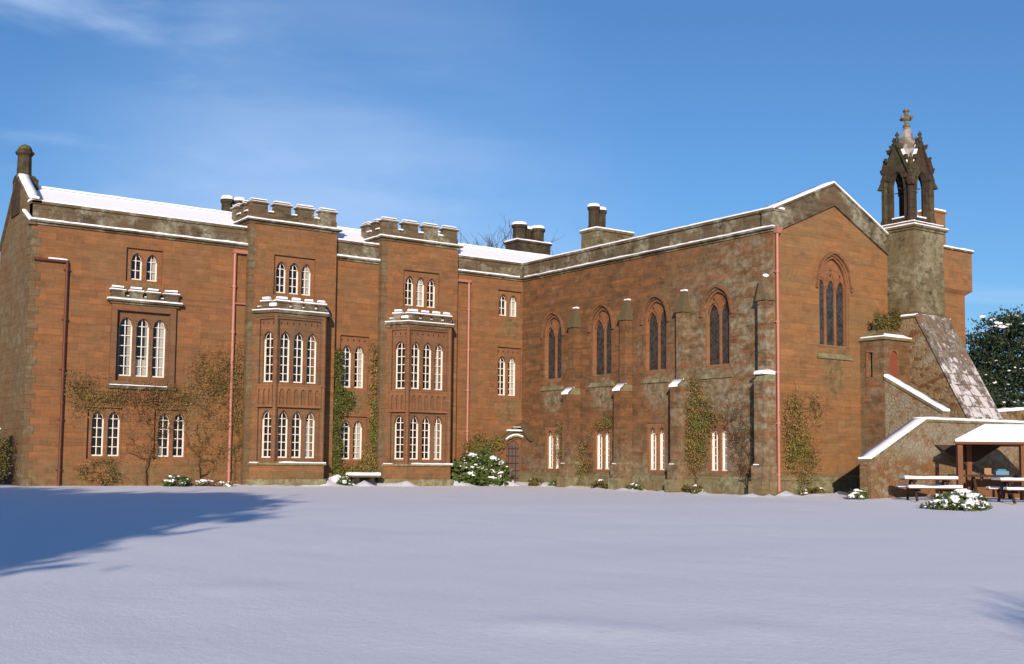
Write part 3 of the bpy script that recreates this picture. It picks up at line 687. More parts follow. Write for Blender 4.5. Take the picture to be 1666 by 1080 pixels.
    for (fr, ls, up_, lo_, ra) in rects:
        n_ = 6 if len(ls) == 3 else 3; w_ = (ra[1]-ra[0])/n_
        pb.pierced(fr, ra[0], ra[1], 3.20, 4.0, [(ra[0]+k*w_+.05, ra[0]+(k+1)*w_-.05, 3.24, 3.72, .15) for k in range(n_)], .075, .004, 6)
        pb.box(fr, ra[0]-.04, ra[1]+.04, .004, .1, 4.0, 4.06); pb.box(fr, ra[0]-.04, ra[1]+.04, .004, .09, 3.14, 3.2)
    obj('panel_band', pb, 'trim', bay)
    for i, (fr, ls, up_, lo_, ra) in enumerate(rects):
        window(man, fr, up_, ls, 4.14, 5.80, .36, 5, recess=.10, mat='trimdark', curtains=cur_up if i == 1 else [], head=.16)
        window(man, fr, lo_, ls, 1.14, 2.62, .38, 5, recess=.10, mat='trimdark', curtains=cur_low if i == 1 else [])
    rib_ = MB()
    for (x, y) in (P[1], P[2]): rib_.lathe((x, y, 0), [(.085, .94), (.085, 6.8)], 8)
    for i in (0, 1, 2):
        rib_.box(segs[i], .02, Ls[i]-.02, .0, .05, 6.74, 6.82)
    obj('angle_shaft', rib_, 'trimdark', bay)
    cm = MB(); PC = [(bw0-.2, -TP), (f0-.1, -TP-BH-.17), (f1+.1, -TP-BH-.17), (bw1+.2, -TP)]; ring(cm, PC, 6.88, 7.0)
    PC2 = [(bw0-.08, -TP), (f0-.04, -TP-BH-.07), (f1+.04, -TP-BH-.07), (bw1+.08, -TP)]; ring(cm, PC2, 6.78, 6.88); obj('cornice', cm, 'parapet', bay)
    sc = MB(); sgc = [seg(PC[i], PC[i+1]) for i in range(3)]
    for i in range(3): sc.snow(sgc[i], .02, math.dist(PC[i], PC[i+1])-.02, -.12, .0, 7.0, .04)
    obj('snow_cap', sc, 'snow', bay)
    PM = [(bw0-.05, -TP), (f0-.02, -TP-BH-.03), (f1+.02, -TP-BH-.03), (bw1+.05, -TP)]
    for i in range(3):
        L_ = math.dist(PM[i], PM[i+1]); fr = seg(PM[i], PM[i+1])
        if i == 1:
            ml = [(.0, .52), (.75, 1.12), (1.35, 1.72)] if False else [(-.05, .50), (.70, 1.08), (1.28, 1.66), (1.84, L_+.04)]
            ml = [(0.0, .50), (.68, 1.06), (1.24, 1.62), (1.80, L_)]
        else: ml = [(.28, .66)] if i == 0 else [(.22, .6)]
        battlement(bay, fr, L_, 7.0, 7.10, 7.36, -.2, 0, ml, cap=.04, snowh=.13, gap=.4)
    rb = MB(); ring(rb, [(PM[0][0]+.1, -TP), (PM[1][0]+.1, PM[1][1]+.15), (PM[2][0]-.1, PM[2][1]+.15), (PM[3][0]-.1, -TP)], 7.0, 7.2); obj('bay_roof', rb, 'snow', bay)
    return t
tower(*T1, True, [(2, 0, 1, .45, 1)], [], [(2, 0, .80, 0, 1)], 'left battlemented tower with a two-storey canted bay')
tower(*T2, False, [(1, 0, 1, .35, 1)], [(2, 0, .85, .4, 1)], [(2, 0, .82, 0, 1)], 'right battlemented tower with a two-storey canted bay')
for (rect, lights, zb, zs, ri, rows, cur, head) in WIN:
    window(man, A, rect, lights, zb, zs, ri, rows, curtains=cur, head=head)
# left oriel
ori = thing_part('oriel', man, (-17.78, 0, 3.8), 'flat oriel of three tall lights under a small battlement')
om = MB(); OF = F((0, -.14, 0), (1, 0))
om.panel(OF, OR[0], OR[1], 3.78, 6.84, [(-18.80, -16.75, 3.95, 6.60)], .139, back=False)
om.box(A, OR[0], OR[0]+.06, 0, .139, 3.78, 6.84); om.box(A, OR[1]-.06, OR[1], 0, .139, 3.78, 6.84); obj('oriel_wall', om, ['trimdark', 'trimdark'], ori)
window(man, A, (-18.80, -16.75, 3.95, 6.60), [(-18.64, -18.13), (-18.00, -17.49), (-17.36, -16.85)], 4.15, 6.0, .36, 5, n=.02, recess=.1, mat='trimdark', curtains=[(1, 0, .30, .02, .98), (2, 0, 1, .42, 1), (0, 0, 1, .72, 1), (1, .3, 1, .8, 1)])
ob = MB(); ob.box(A, OR[0]-.08, OR[1]+.08, 0, .2, 6.84, 6.92); ob.box(A, OR[0]-.18, OR[1]+.18, 0, .3, 6.92, 7.0)
ob.frus(A, (OR[0]-.05, OR[1]+.05, 0, .16), (OR[0]-.05, OR[1]+.05, 0, .22), 3.66, 3.78)
obj('cornice', ob, 'parapet', ori)
os_ = MB(); os_.snow(A, OR[0]-.18, OR[1]+.18, .02, .3, 7.0, .06); os_.snow(A, OR[0]-.02, OR[1]-.3, .1, .22, 3.78, .03, jit=.9); obj('snow_cap', os_, 'snow', ori)
ofr = F((OR[0]-.05, -.2, 0), (1, 0)); LO = OR[1]-OR[0]+.1
battlement(ori, ofr, LO, 7.0, 7.10, 7.36, -.2, 0, [(.0, .48), (.70, 1.16), (1.36, 1.80), (2.02, LO)], cap=.04, snowh=.10, gap=.4)
# door
dr = thing_part('door', man, (-.3, 0, 0), 'grey brown studded oak door in a pointed arch')
dm = MB()
pts = arch(-.80, -.02, 1.62, .46, 10)
dm.face([A.p(-.80, -.16, -.1)]+[A.p(u, -.16, z) for u, z in pts]+[A.p(-.02, -.16, -.1)]); obj('door_leaf', dm, 'doorwood', dr)
dm = MB()
for k in range(1, 6): dm.box(A, -.79, -.03, -.16, -.135, k*.34-.02, k*.34+.02)
for k in range(1, 4): dm.box(A, -.80+k*.195-.015, -.80+k*.195+.015, -.16, -.14, -.1, 1.80)
obj('strap', dm, 'timberdark', dr)
dm = MB(); dm.pierced(A, -.84, -.005, -.3, 2.12, [(-.80, -.02, -.1, 1.62, .46)], -.06, -.3, 10); obj('surround', dm, 'trim', dr)
dm = MB(); dm.ribs(A, [(-1.42, 2.06), (-1.15, 2.14), (-.80, 2.40), (-.42, 2.66), (-.02, 2.84)], -.01, .20, .11); obj('hood_mould', dm, 'mossy', dr)
dm = MB(); dm.ribs(B0, [(.215, 2.78), (.45, 2.50), (.72, 2.24), (1.0, 2.08)], -.01, .20, .11); obj('hood_mould', dm, 'mossy', dr)
dm = MB(); dm.ribs(A, [(-1.02, 2.04), (-.80, 2.18), (-.55, 2.26), (-.28, 2.27), (-.02, 2.2)], -.01, .16, .09); obj('arch_mould', dm, 'plinth', dr)
dm = MB(); pt = [(-1.0, 2.07), (-.80, 2.22), (-.55, 2.30), (-.28, 2.31), (-.03, 2.24)]
for (u, z), (u2, z2) in zip(pt, pt[1:]): dm.snow(A, u, u2, .0, .17, z, .07, z2=z2, step=.05, jit=.15)
q = MB(); q.snow(A, -.86, -.03, .02, .22, 2.50, .075, jit=.4); q.snow(A, -.5, -.05, .02, .22, 2.68, .03, jit=.9)
sm_ = MB(); sm_.v, sm_.f, sm_.mi, sm_.sm = dm.v, dm.f, dm.mi, dm.sm; obj('snow_cap', sm_, 'snow', dr)
obj('snow_cap', q, 'snow', dr)
# drainpipes
def pipe(parent, fr, path, mat, label, r=.055, n=.1):
    o = thing_part('drainpipe', parent, fr.p(path[-1][0], n, path[-1][1]), label)
    p = MB()
    for (a, b) in zip(path, path[1:]): p.tube([fr.p(a[0], n, a[1]), fr.p(b[0], n, b[1])], r, r, 8)
    obj('pipe', p, mat, o)
    k = MB(); (u, z0), (u2, z1) = max(zip(path, path[1:]), key=lambda q_: abs(q_[0][1]-q_[1][1]))
    zz = min(z0, z1)+.6
    while zz < max(z0, z1)-.3:
        k.mark(); k.tube([fr.p(u, n, zz-.05), fr.p(u, n, zz+.05)], r*1.35, r*1.35, 8); k.box(fr, u-.11, u+.11, .0, n, zz-.02, zz+.02); zz += 1.83
    obj('bracket', k, mat, o)
    return o
pipe(man, A, [(XL+.1, 8.22), (-20.68, 8.22), (-20.68, .0)], 'pipedark', 'dark brown drainpipe near the left corner')
d = MB(); d.snow(A, XL+.6, -20.7, .05, .16, 8.27, .05, jit=.9); obj('snow_cap', d, 'snow', man)
pipe(man, A, [(T1[0], 9.32), (-14.22, 9.32), (-14.22, .0)], 'pipe', 'pink drainpipe left of the left tower', .065)
d = MB(); d.box(A, -14.3, T1[0], .03, .2, 9.26, 9.40); d.tube([A.p(-14.22, .1, 7.25), A.p(T1[0]-.02, .1, 7.25)], .04, .04, 6); obj('gutter_box', d, 'pipe', man)
pipe(man, A, [(T2[1], 9.2), (-3.06, 9.2), (-3.06, .0)], 'pipe', 'pink drainpipe right of the right tower', .06)
d = MB(); d.box(A, T2[1], -2.99, .03, .18, 9.14, 9.26); obj('gutter_box', d, 'pipe', man)

# ================================================================== CHAPEL
ch = thing('chapel', 'red sandstone chapel wing with pointed windows, buttresses and a plain gable end', 'chapel', (3.2, -8, 0))
B = F((0, 0, 0), (0, -1))                 # side wall, plane x = 0: u = -y, n = -x
CL = 15.5; CW = 6.5
CY = [2.38, 5.82, 9.22, 12.68]
BY = [4.12, 7.55, 10.95]
cw = MB(); hs = []
for c_ in CY:
    hs.append((c_-.76, c_+.72, 4.60, 7.76)); hs.append((c_-.56, c_+.52, .66, 2.68))
cw.panel(B, 0, CL, -.4, ZS-.02, hs, .55); obj('side_wall', cw, ['chapel', 'dark'], ch)
C = F((0, -CL, 0), (1, 0))                # gable wall
gcx = 3.30; gap = 11.72
gw = MB(); GH = (2.38, 4.22, 5.30, 9.02)
us = [0, GH[0], gcx, GH[1], CW]
def gtop(u): return 9.62+(gap-.75-9.62)*(1-abs(u-gcx)/gcx) if u <= gcx else 9.62+(gap-.75-9.62)*(1-(u-gcx)/(CW-gcx))
for a, b in zip(us, us[1:]):
    if b <= GH[0] or a >= GH[1]:
        gw.face([C.p(a, 0, -.4), C.p(b, 0, -.4), C.p(b, 0, gtop(b)), C.p(a, 0, gtop(a))])
    else:
        gw.face([C.p(a, 0, -.4), C.p(b, 0, -.4), C.p(b, 0, GH[2]), C.p(a, 0, GH[2])])
        gw.face([C.p(a, 0, GH[3]), C.p(b, 0, GH[3]), C.p(b, 0, gtop(b)), C.p(a, 0, gtop(a))])
a, b, c_, d = GH
for q_ in (((a, c_), (a, d)), ((b, c_), (b, d)), ((a, c_), (b, c_)), ((a, d), (b, d))):
    gw.face([C.p(q_[0][0], 0, q_[0][1]), C.p(q_[1][0], 0, q_[1][1]), C.p(q_[1][0], -.5, q_[1][1]), C.p(q_[0][0], -.5, q_[0][1])])
gw.mat = 1; gw.face([C.p(a, -.5, c_), C.p(b, -.5, c_), C.p(b, -.5, d), C.p(a, -.5, d)]); gw.mat = 0
obj('gable_wall', gw, ['gable', 'dark'], ch)
# east side and roof
cr = MB(); cr.face([(CW, -CL, -.4), (CW, 5, -.4), (CW, 5, 10), (CW, -CL, 10)]); obj('far_wall', cr, 'gable', ch)
cr = MB(); cr.face([(.35, -CL+.6, 10.15), (.35, 2, 10.15), (gcx, 2, 10.85), (gcx, -CL+.6, 10.85)]); cr.face([(CW, -CL+.6, 10.1), (CW, 2, 10.1), (gcx, 2, 10.85), (gcx, -CL+.6, 10.85)]); obj('roof', cr, 'snow', ch)
# side parapet and strings
st = MB(); pa = MB(); sn = MB()
st.mark(); st.box(B, .0, CL+.05, -.3, .06, ZS-.10, ZS-.02); st.box(B, .0, CL+.12, -.3, .17, ZS-.02, ZS+.05)
pa.mark(); pa.box(B, .0, CL-.02, -.42, -.02, ZS+.05, ZP-.12); st.mark(); st.box(B, .0, CL-.45, -.47, .05, ZP-.12, ZP-.02)
pa.mark(); pa.box(B, CL-.5, CL+.06, -.5, .06, ZS+.05, ZP-.14); st.mark(); st.box(B, CL-.56, CL+.10, -.56, .10, ZP-.14, ZP-.04)
sn.snow(B, .32, CL+.1, -.01, .16, ZS+.05, .06, jit=.7); sn.snow(B, .0, CL-.5, -.45, .04, ZP-.02, .07); sn.snow(B, CL-.54, CL+.08, -.54, .09, ZP-.04, .09)
obj('parapet', pa, 'parapet', ch); obj('string_course', st, 'parapet', ch); obj('snow_cap', sn, 'snow', ch)
# gable coping band: thick, with a broad snow-covered top
gp = MB(); sn = MB()
BT = .78      # height of the band
pts = [(.02, 9.50), (gcx, gap-.80), (CW-.02, 9.36)]
top = [(.02, ZP-.10), (gcx, gap-.06), (CW-.02, 10.06)]
gp.prism(C, pts+[top[2], top[1], top[0]], -.62, .05)
gp.ribs(C, pts, .02, .11, .09)
obj('gable_coping', gp, 'parapet', ch)
for (p, q_) in ((top[0], top[1]), (top[1], top[2])):
    k = MB(); rake(k, C, [p, q_], -.66, .10, .09); obj('coping_stone', k, 'parapet', ch)
    sn.snow(C, p[0], q_[0], -.64, .11, p[1]+.09, .07, z2=q_[1]+.09)
obj('snow_cap', sn, 'snow', ch)
# plinth
pl = MB(); pl.box(B, .05, CL+.05, .0, .16, -.4, .58); pl.frus(B, (.05, CL+.05, 0, .16), (.05, CL+.05, 0, .02), .58, .66)
pl.box(C, .02, 5.0, .0, .12, -.4, .62); pl.frus(C, (.02, 5, 0, .12), (.02, 5, 0, .02), .62, .70); obj('plinth', pl, 'plinth', ch)
# pointed traceried windows
def pointed(parent, fr, a, b, zb, ztop, spring, nl, wallmat, label=None, rect=None, tophood=.22):
    w = thing_part('window', parent, fr.p((a+b)/2, 0, zb), label)
    A0, B0, Z0, Z1 = rect
    s = MB(); s.pierced(fr, A0, B0, Z0, Z1, [(a, b, zb, spring, ztop-spring)], 0, -.08, 16); obj('spandrel', s, wallmat, w)
    e = .07
    s = MB(); s.pierced(fr, a-.02, b+.02, zb-.02, Z1, [(a+e, b-e, zb+.12, spring, ztop-spring-e*1.3)], -.08, -.17, 16)
    s.ribs(fr, [(a+.05, zb+.1), (a+.05, spring)]+[(u, z-.06) for u, z in arch(a+.05, b-.05, spring, ztop-spring, 14)[1:-1]]+[(b-.05, spring), (b-.05, zb+.1)], -.10, -.03, .06)
    obj('surround', s, 'trim', w)
    n_ = nl; iw = (b-a-2*e); mw = .10; lw = (iw-(n_-1)*mw)/n_
    ls = [(a+e+k*(lw+mw), a+e+k*(lw+mw)+lw) for k in range(n_)]
    t = MB(); zl = spring-.12
    t.pierced(fr, a+e-.01, b-e+.01, zb+.05, Z1, [(x, y, zb+.15, zl-.05, lw*.75) for x, y in ls], -.17, -.24, 8)
    for x, y in ls: t.ribs(fr, arch(x-.02, y+.02, zl-.07, lw*.75+.04, 8), -.18, -.135, .05)
    # interlacing tracery arcs in the head
    hh = ztop-spring-e*1.3
    if n_ == 2:
        m_ = (a+b)/2; t.ribs(fr, [(m_, zl), (m_, zl+hh*.5)], -.18, -.13, .06)
        for sg_ in (-1, 1):
            t.ribs(fr, [(m_, zl+hh*.35), (m_+sg_*iw*.16, zl+hh*.72), (m_+sg_*iw*.06, zl+hh*.98)], -.18, -.135, .05)
            t.ribs(fr, [(m_+sg_*(iw*.5-.02), zl+.03), (m_+sg_*iw*.36, zl+hh*.45), (m_+sg_*iw*.16, zl+hh*.72)], -.18, -.135, .05)
    else:
        for k in (1, 2):
            u = a+e+k*(lw+mw)-mw/2
            for tgt in (-1, 1):
                t.ribs(fr, [(u, zl), (u+tgt*.10, zl+hh*.40), (u+tgt*.32, zl+hh*.72)] if not (k == 1 and tgt == -1 or k == 2 and tgt == 1) else [(u, zl), (u+tgt*.12, zl+hh*.34), (u+tgt*.30, zl+hh*.42)], -.18, -.13, .055)
    h = t; h.mat = 1  # dark diamonds on the stone face, coloured as shaded openings
    for x, y in ls:
        h.prism(fr, [((x+y)/2-.05, zl+lw*.75+.13), ((x+y)/2, zl+lw*.75+.05), ((x+y)/2+.05, zl+lw*.75+.13), ((x+y)/2, zl+lw*.75+.23)], -.18, -.166)
    h.mat = 0; obj('tracery', t, ['trim', 'dark'], w)
    g_ = MB()
    for x, y in ls: g_.face([fr.p(x, -.22, zb+.15)]+[fr.p(u, -.22, z) for u, z in arch(x, y, zl-.05, lw*.75, 8)]+[fr.p(y, -.22, zb+.15)])
    obj('pane', g_, 'lead', w)
    h = MB(); h.ribs(fr, [(a-.13, spring-.22), (a-.1, spring)]+arch(a-.1, b+.1, spring, ztop-spring+.12, 14)[1:-1]+[(b+.1, spring), (b+.13, spring-.22)], -.01, .10, .09); obj('hood_mould', h, 'trimdark', w)
    s = MB(); s.frus(fr, (a-.12, b+.12, -.02, .05), (a, b, -.16, -.14), zb-.30, zb+.16); s.box(fr, a-.14, b+.14, -.01, .07, zb-.38, zb-.30); obj('sill', s, 'plinth', w)
    return w
for i, c_ in enumerate(CY):
    pointed(ch, B, c_-.70, c_+.66, 4.68, 7.70, 6.92, 2, 'chapel', None, (c_-.76, c_+.72, 4.60, 7.76))
    window(ch, B, (c_-.56, c_+.52, .66, 2.68), [(c_-.46, c_-.02), (c_+.09, c_+.49)], .80, 2.20, .30, 5, recess=.05, curtains=[(0, 0, 1, 0, 1)])
pointed(ch, C, 2.44, 4.16, 5.40, 8.95, 7.86, 3, 'gable', 'tall pointed three-light window in the gable', GH)
# buttresses
def buttress(y0, y1, corner=False):
    b = thing_part('buttress', ch, (-.4, -(y0+y1)/2, 0), 'corner buttress with a gabled top beside the pink pipe' if corner else None)
    s = MB(); p1, p2 = (.34, .62) if not corner else (.42, .60)
    s.box(B, y0, y1, -.01, p1, 4.25, 6.95); s.box(B, y0-.03, y1+.03, -.01, p2, 1.1, 4.02)
    s.box(B, y0-.08, y1+.08, -.01, p2+.12, -.4, 1.0)
    obj('shaft', s, 'chapel', b)
    s = MB(); s.frus(B, (y0-.08, y1+.08, -.01, p2+.12), (y0-.03, y1+.03, -.01, p2), 1.0, 1.12)
    obj('weathering', s, 'plinth', b); s = MB(); s.frus(B, (y0-.05, y1+.05, -.01, p2+.02), (y0-.02, y1+.02, -.01, p1), 4.02, 4.28); obj('weathering', s, 'plinth', b)
    s = MB()
    zc = 6.95
    s.box(B, y0-.06, y1+.06, -.01, p1+.08, zc, zc+.06)
    if not corner:
        s.frus(B, (y0-.06, y1+.06, -.01, p1+.08), (y0+.08, y1-.08, -.01, .14), zc+.06, zc+.86)
    else:
        s.prism(B, [(y0-.06, zc+.06), (y1+.06, zc+.06), ((y0+y1)/2, zc+.9)], -.01, p1+.05)
    obj('gablet', s, 'mossy' if not corner else 'quoin', b)
    sn = MB()
    if not corner: sn.snow(B, y0+.07, y1-.07, .0, .16, zc+.86, .06, step=.1)
    else: sn.ellipsoid(B.p((y0+y1)/2, .2, zc+.92), .14, .10, .07)
    if corner: sn.snow(B, y0, y1+.06, .02, p2+.03, 4.28, .14, step=.1)
    else:
        rows = [[B.p(u, n_, z) for u in (y0-.06, (y0+y1)/2, y1+.06)] for n_, z in ((p1+.0, 4.30), (p1, 4.38), (p2-.08, 4.20), (p2+.06, 4.10), (p2+.06, 4.02))]
        sn.mark(); sn.smooth = True; sn.grid(rows); sn.smooth = False
    sn.snow(B, y0+.02, y1-.14, p2+.04, p2+.10, 1.03, .025, step=.06, jit=.95)
    obj('snow_cap', sn, 'snow', b)
    s = MB(); s.box(B, y0-.14, y1+.10, .161, p2+.20, -.4, .45); obj('base_block', s, 'plinth', b)
for y in BY: buttress(y-.19, y+.19)
buttress(15.12, 15.52, True)
pipe(ch, C, [(.10, 9.55), (.10, .1)], 'pipe', 'pink drainpipe at the chapel corner', .06, .11)
k = MB(); k.frus(C, (.0, .2, .05, .2), (-.07, .27, .03, .26), 9.42, 9.62); obj('hopper', k, 'pipe', ch)
# chimneys behind the chapel
chimney(ch, 4.6, 0, (3.95, 6.25, -.6, .6, 9.8, 12.45), [(4.25, 0, .27, 12.4, 13.72), (4.85, .2, .26, 12.4, 13.66)], .3, 10, mat2='tower', label='tall stone chimney base carrying two snow-capped shafts')
k = MB(); k.box(WORLD, 5.9, 6.45, 4.1, 4.7, 9.8, 11.58); k.box(WORLD, 5.85, 6.5, 4.05, 4.75, 11.58, 11.68); o = obj('chimney', k, 'tower', ch)
k = MB(); k.snow(WORLD, 5.86, 6.49, 4.06, 4.74, 11.68, .08); obj('snow_cap', k, 'snow', o)

# ================================================================== BELL TOWER
TX, TY, TW = 6.49, -16.76, 1.88
bt = thing('bell_tower', 'mossy stone bell tower with open gabled bellcote and cross finial right of the gable', 'bell tower', (TX+TW/2, TY+TW/2, 0))
k = MB(); k.box(WORLD, TX, TX+TW, -TY-TW-.3, -TY, 6.9, 10.18); obj('shaft', k, 'tower', bt)
k = MB(); k.box(WORLD, TX-.14, TX+TW+.14, -TY-TW-.3, -TY+.14, -.4, 6.72); obj('lower_stage', k, 'rubble', bt)
k = MB(); k.frus(WORLD, (TX-.2, TX+TW+.2, -TY-TW-.3, -TY+.2), (TX-.002, TX+TW+.002, -TY-TW-.3, -TY+.002), 6.72, 6.98); obj('weathering', k, 'quoin', bt)
k = MB(); LX = F((TX, TY+TW, 0), (0, -1)); LY = F((TX, TY, 0), (1, 0))
k.snow(LX, .7, TW+.16, .02, .18, 6.80, .08); k.snow(LY, -.16, TW+.1, .02, .18, 6.80, .07, jit=.7); obj('snow_cap', k, 'snow', bt)
k = MB()
k.box(WORLD, TX-.06, TX+TW+.06, -TY-TW-.06, -TY+.06, 10.18, 10.27); k.box(WORLD, TX-.14, TX+TW+.14, -TY-TW-.14, -TY+.14, 10.27, 10.36); k.box(WORLD, TX-.02, TX+TW+.02, -TY-TW-.02, -TY+.02, 10.36, 10.50); obj('cornice', k, 'tower', bt)
k = MB()
for fr in (LX, LY):
    k.snow(fr, -.05, TW+.14, -.04, .14, 10.36, .05); k.snow(fr, 0, TW, -.14, .0, 10.50, .05)
obj('snow_cap', k, 'snow', bt)
bc = thing_part('bellcote', bt, (TX+TW/2, TY+TW/2, 10.5), 'open bellcote of four gabled arches under a stone spire')
cx, cy = TX+TW/2, TY+TW/2; H = .63
for i, (ux, uy) in enumerate(((1, 0), (0, 1), (-1, 0), (0, -1))):
    U_ = Vector((ux, uy, 0)); N_ = Vector((uy, -ux, 0))
    fr = F(Vector((cx, cy, 0))+N_*H, (ux, uy))
    k = MB()
    zb, zs, za = 10.78, 12.10, 12.62; t = .16; ow = .29
    k.box(fr, -H, H, -t, 0, 10.5, zb)                # dwarf wall under the arch
    for sgn in (-1, 1):
        x0_, x1_ = sorted((sgn*ow, sgn*H)); k.box(fr, x0_, x1_, -t, 0, zb, zs)
    pts = arch(-ow, ow, zs, za-zs, 10)
    zt = lambda u: 12.45+1.30*(1-abs(u)/H)
    full = [(-H, zs)]+pts+[(H, zs)]
    for (p, h), (p2, h2) in zip(full, full[1:]):
        for n_ in (0, -t): k.face([fr.p(p, n_, h), fr.p(p2, n_, h2), fr.p(p2, n_, zt(p2)), fr.p(p, n_, zt(p))])
        k.face([fr.p(p, 0, h), fr.p(p2, 0, h2), fr.p(p2, -t, h2), fr.p(p, -t, h)])
    obj('arch_wall', k, 'chim', bc)
    k = MB()
    k.ribs(fr, [(-H-.08, 12.32), (0, 13.80), (H+.08, 12.32)], -.26, .10, .10)
    k.ribs(fr, [(-ow-.06, 11.9), (-ow-.06, zs)]+arch(-ow-.06, ow+.06, zs, za-zs+.08, 10)[1:-1]+[(ow+.06, zs), (ow+.06, 11.9)], -.02, .06, .07)
    for sgn in (-1, 1):                             # crockets along the gable
        for f in (.25, .55, .82):
            u = sgn*(H+.1)*f; z = 13.85-1.57*f+.12
            k.frus(fr, (u-.07, u+.07, -.06, .12), (u-.02+sgn*.06, u+.05+sgn*.06, .0, .16), z-.04, z+.14)
    k.lathe(fr.p(0, -.02, 0), [(.07, 13.85), (.10, 13.98), (.04, 14.05), (.09, 14.12), (.02, 14.25)], 6)
    obj('gable_moulding', k, 'chim', bc)
    k = MB()
    for sgn in (-1, 1):
        k.snow(fr, sgn*.10, sgn*.50, -.20, .0, 13.70, .04, z2=12.85, step=.06, jit=1.3)
    if i in (0, 3): k.snow(fr, -ow, ow, -t, .0, zb, .06)
    obj('snow_cap', k, 'snow', bc)
k = MB()
for sx in (-1, 1):
    for sy in (-1, 1):
        px_, py_ = cx+sx*(H-.02), cy+sy*(H-.02)
        k.lathe((px_, py_, 0), [(.19, 10.5), (.19, 10.72), (.145, 10.82), (.14, 12.05), (.19, 12.13), (.19, 12.26), (.11, 12.45), (.10, 12.75), (.14, 12.82), (.02, 13.3)], 8, .39)
        # drip stone on the corner
        k.frus(WORLD, (px_-.1+sx*.12, px_+.1+sx*.12, -py_-.1-sy*.12, -py_+.1-sy*.12), (px_-.06, px_+.06, -py_-.06, -py_+.06), 12.0, 12.5)
obj('corner_shaft', k, 'chim', bc)
k = MB(); k.lathe((cx, cy, 0), [(.66, 13.0), (.38, 13.75), (.12, 14.55), (.11, 14.6)], 8, .39); obj('spire', k, 'spire', bc)
k = MB(); k.lathe((cx, cy, 0), [(.15, 14.55), (.15, 14.62), (.08, 14.68), (.08, 14.78), (.18, 14.86), (.2, 14.95), (.08, 15.02), (.09, 15.14), (.15, 15.2), (.05, 15.32)], 8, .39)
for a_ in (0, math.pi/2):
    dx, dy = math.cos(a_), math.sin(a_)
    for sg_ in (-1, 1):
        p = Vector((cx+sg_*dx*.24, cy+sg_*dy*.24, 14.92)); k.tube([(cx, cy, 14.92), tuple(p)], .06, .055, 6); k.ellipsoid(p, .08, .08, .07, 6, 4)
obj('cross_finial', k, 'tower', bc)
k = MB(); k.tube([(cx-.6, cy, 12.0), (cx+.6, cy, 12.0)], .03, .03, 6); k.tube([(cx, cy-.6, 11.95), (cx, cy+.6, 11.95)], .02, .02, 6); obj('bell_bar', k, 'iron', bc)
# raking buttress towards the lawn
k = MB(); RX0, RX1 = TX-.14, TX+TW-.05
prof = [(-TY+.1405, -.3), (19.06, -.3), (19.06, 2.80), (-TY+.16, 6.74), (-TY+.1405, 6.74)]
RF = F((RX0, 0, 0), (0, -1))
k.prism(RF, prof, -(RX1-RX0), 0); obj('raking_buttress', k, 'rubble', bt)
k = MB(); q0, q1 = (-TY+.14, 6.80), (19.10, 2.78)
k.hexa([RF.p(q0[0], .06, q0[1]-.05), RF.p(q1[0], .06, q1[1]-.05), RF.p(q1[0], -(RX1-RX0)-.04, q1[1]-.05), RF.p(q0[0], -(RX1-RX0)-.04, q0[1]-.05)],
       [RF.p(q0[0]+.06, .06, q0[1]+.05), RF.p(q1[0]+.06, .06, q1[1]+.05), RF.p(q1[0]+.06, -(RX1-RX0)-.04, q1[1]+.05), RF.p(q0[0]+.06, -(RX1-RX0)-.04, q0[1]+.05)])
obj('buttress_slope', k, 'patchy', bt)
# range behind the bell tower
er = thing('rear_range', 'plain red stone wall with corbelled top behind the bell tower', 'building', (10, -13.5, 0))
k = MB(); k.box(WORLD, 6.6, 13.95, 8, 13.9, -.4, 8.55); k.frus(WORLD, (6.6, 13.95, 8, 13.9), (6.6, 14.3, 8, 14.05), 8.55, 8.75); k.box(WORLD, 6.6, 14.3, 8, 14.05, 8.75, 10.45); obj('wall', k, 'gable', er)
k = MB(); k.box(WORLD, 6.6, 14.36, 8, 14.12, 10.45, 10.53); obj('coping', k, 'parapet', er)
k = MB(); k.snow(WORLD, 6.6, 14.36, 8, 14.12, 10.53, .09); obj('snow_cap', k, 'snow', er)

k = MB(); k.box(WORLD, 11.6, 12.5, 13.3, 14.0, 10.4, 12.0); k.box(WORLD, 11.56, 12.54, 13.26, 14.04, 12.0, 12.09); o = obj('chimney', k, 'gable', er)
k = MB(); k.snow(WORLD, 11.58, 12.52, 13.28, 14.03, 12.09, .09); obj('snow_cap', k, 'snow', o)

# ================================================================== STAIR TURRET
tu = thing('stair_turret', 'small square stair turret with snowy pyramid cap and slit window, against the gable', 'turret', (5.5, -16, 0))
ux0, ux1, uy = 4.79, 6.30, -16.60
LT = F((ux0, 0, 0), (0, -1)); FT = F((0, uy, 0), (1, 0))
k = MB(); k.panel(LT, 15.5, -uy, -.4, 5.80, [(15.90, 16.06, 4.40, 5.32)], .3); k.panel(FT, ux0, ux1, -.4, 5.80, [(5.12, 5.72, 4.0, 5.46)], .12, dark=0); obj('wall', k, ['chapel', 'dark'], tu)
k = MB(); k.face([FT.p(5.14, -.1, 4.0)]+[FT.p(u, -.1, z) for u, z in arch(5.14, 5.70, 5.10, .32, 10)]+[FT.p(5.70, -.1, 4.0)]); o = obj('blind_arch', k, 'redstone', tu)
k = MB(); k.pierced(FT, 5.12, 5.72, 4.0, 5.46, [(5.16, 5.68, 4.0, 5.10, .30)], -.02, -.115, 10); obj('surround', k, 'trim', tu)
k = MB(); k.box(LT, 15.80, 15.88, -.02, .05, 4.40, 5.32); k.box(LT, 15.80, 16.12, -.02, .05, 5.34, 5.42); obj('slit_surround', k, 'trim', tu)
k = MB()
for kk in range(20): z = -.3+kk*.31; k.box(LT, 15.5, 15.5+(.3 if kk % 2 else .18), -.1, .012, z, min(z+.3, 5.8))
obj('quoins', k, 'quoin', tu)
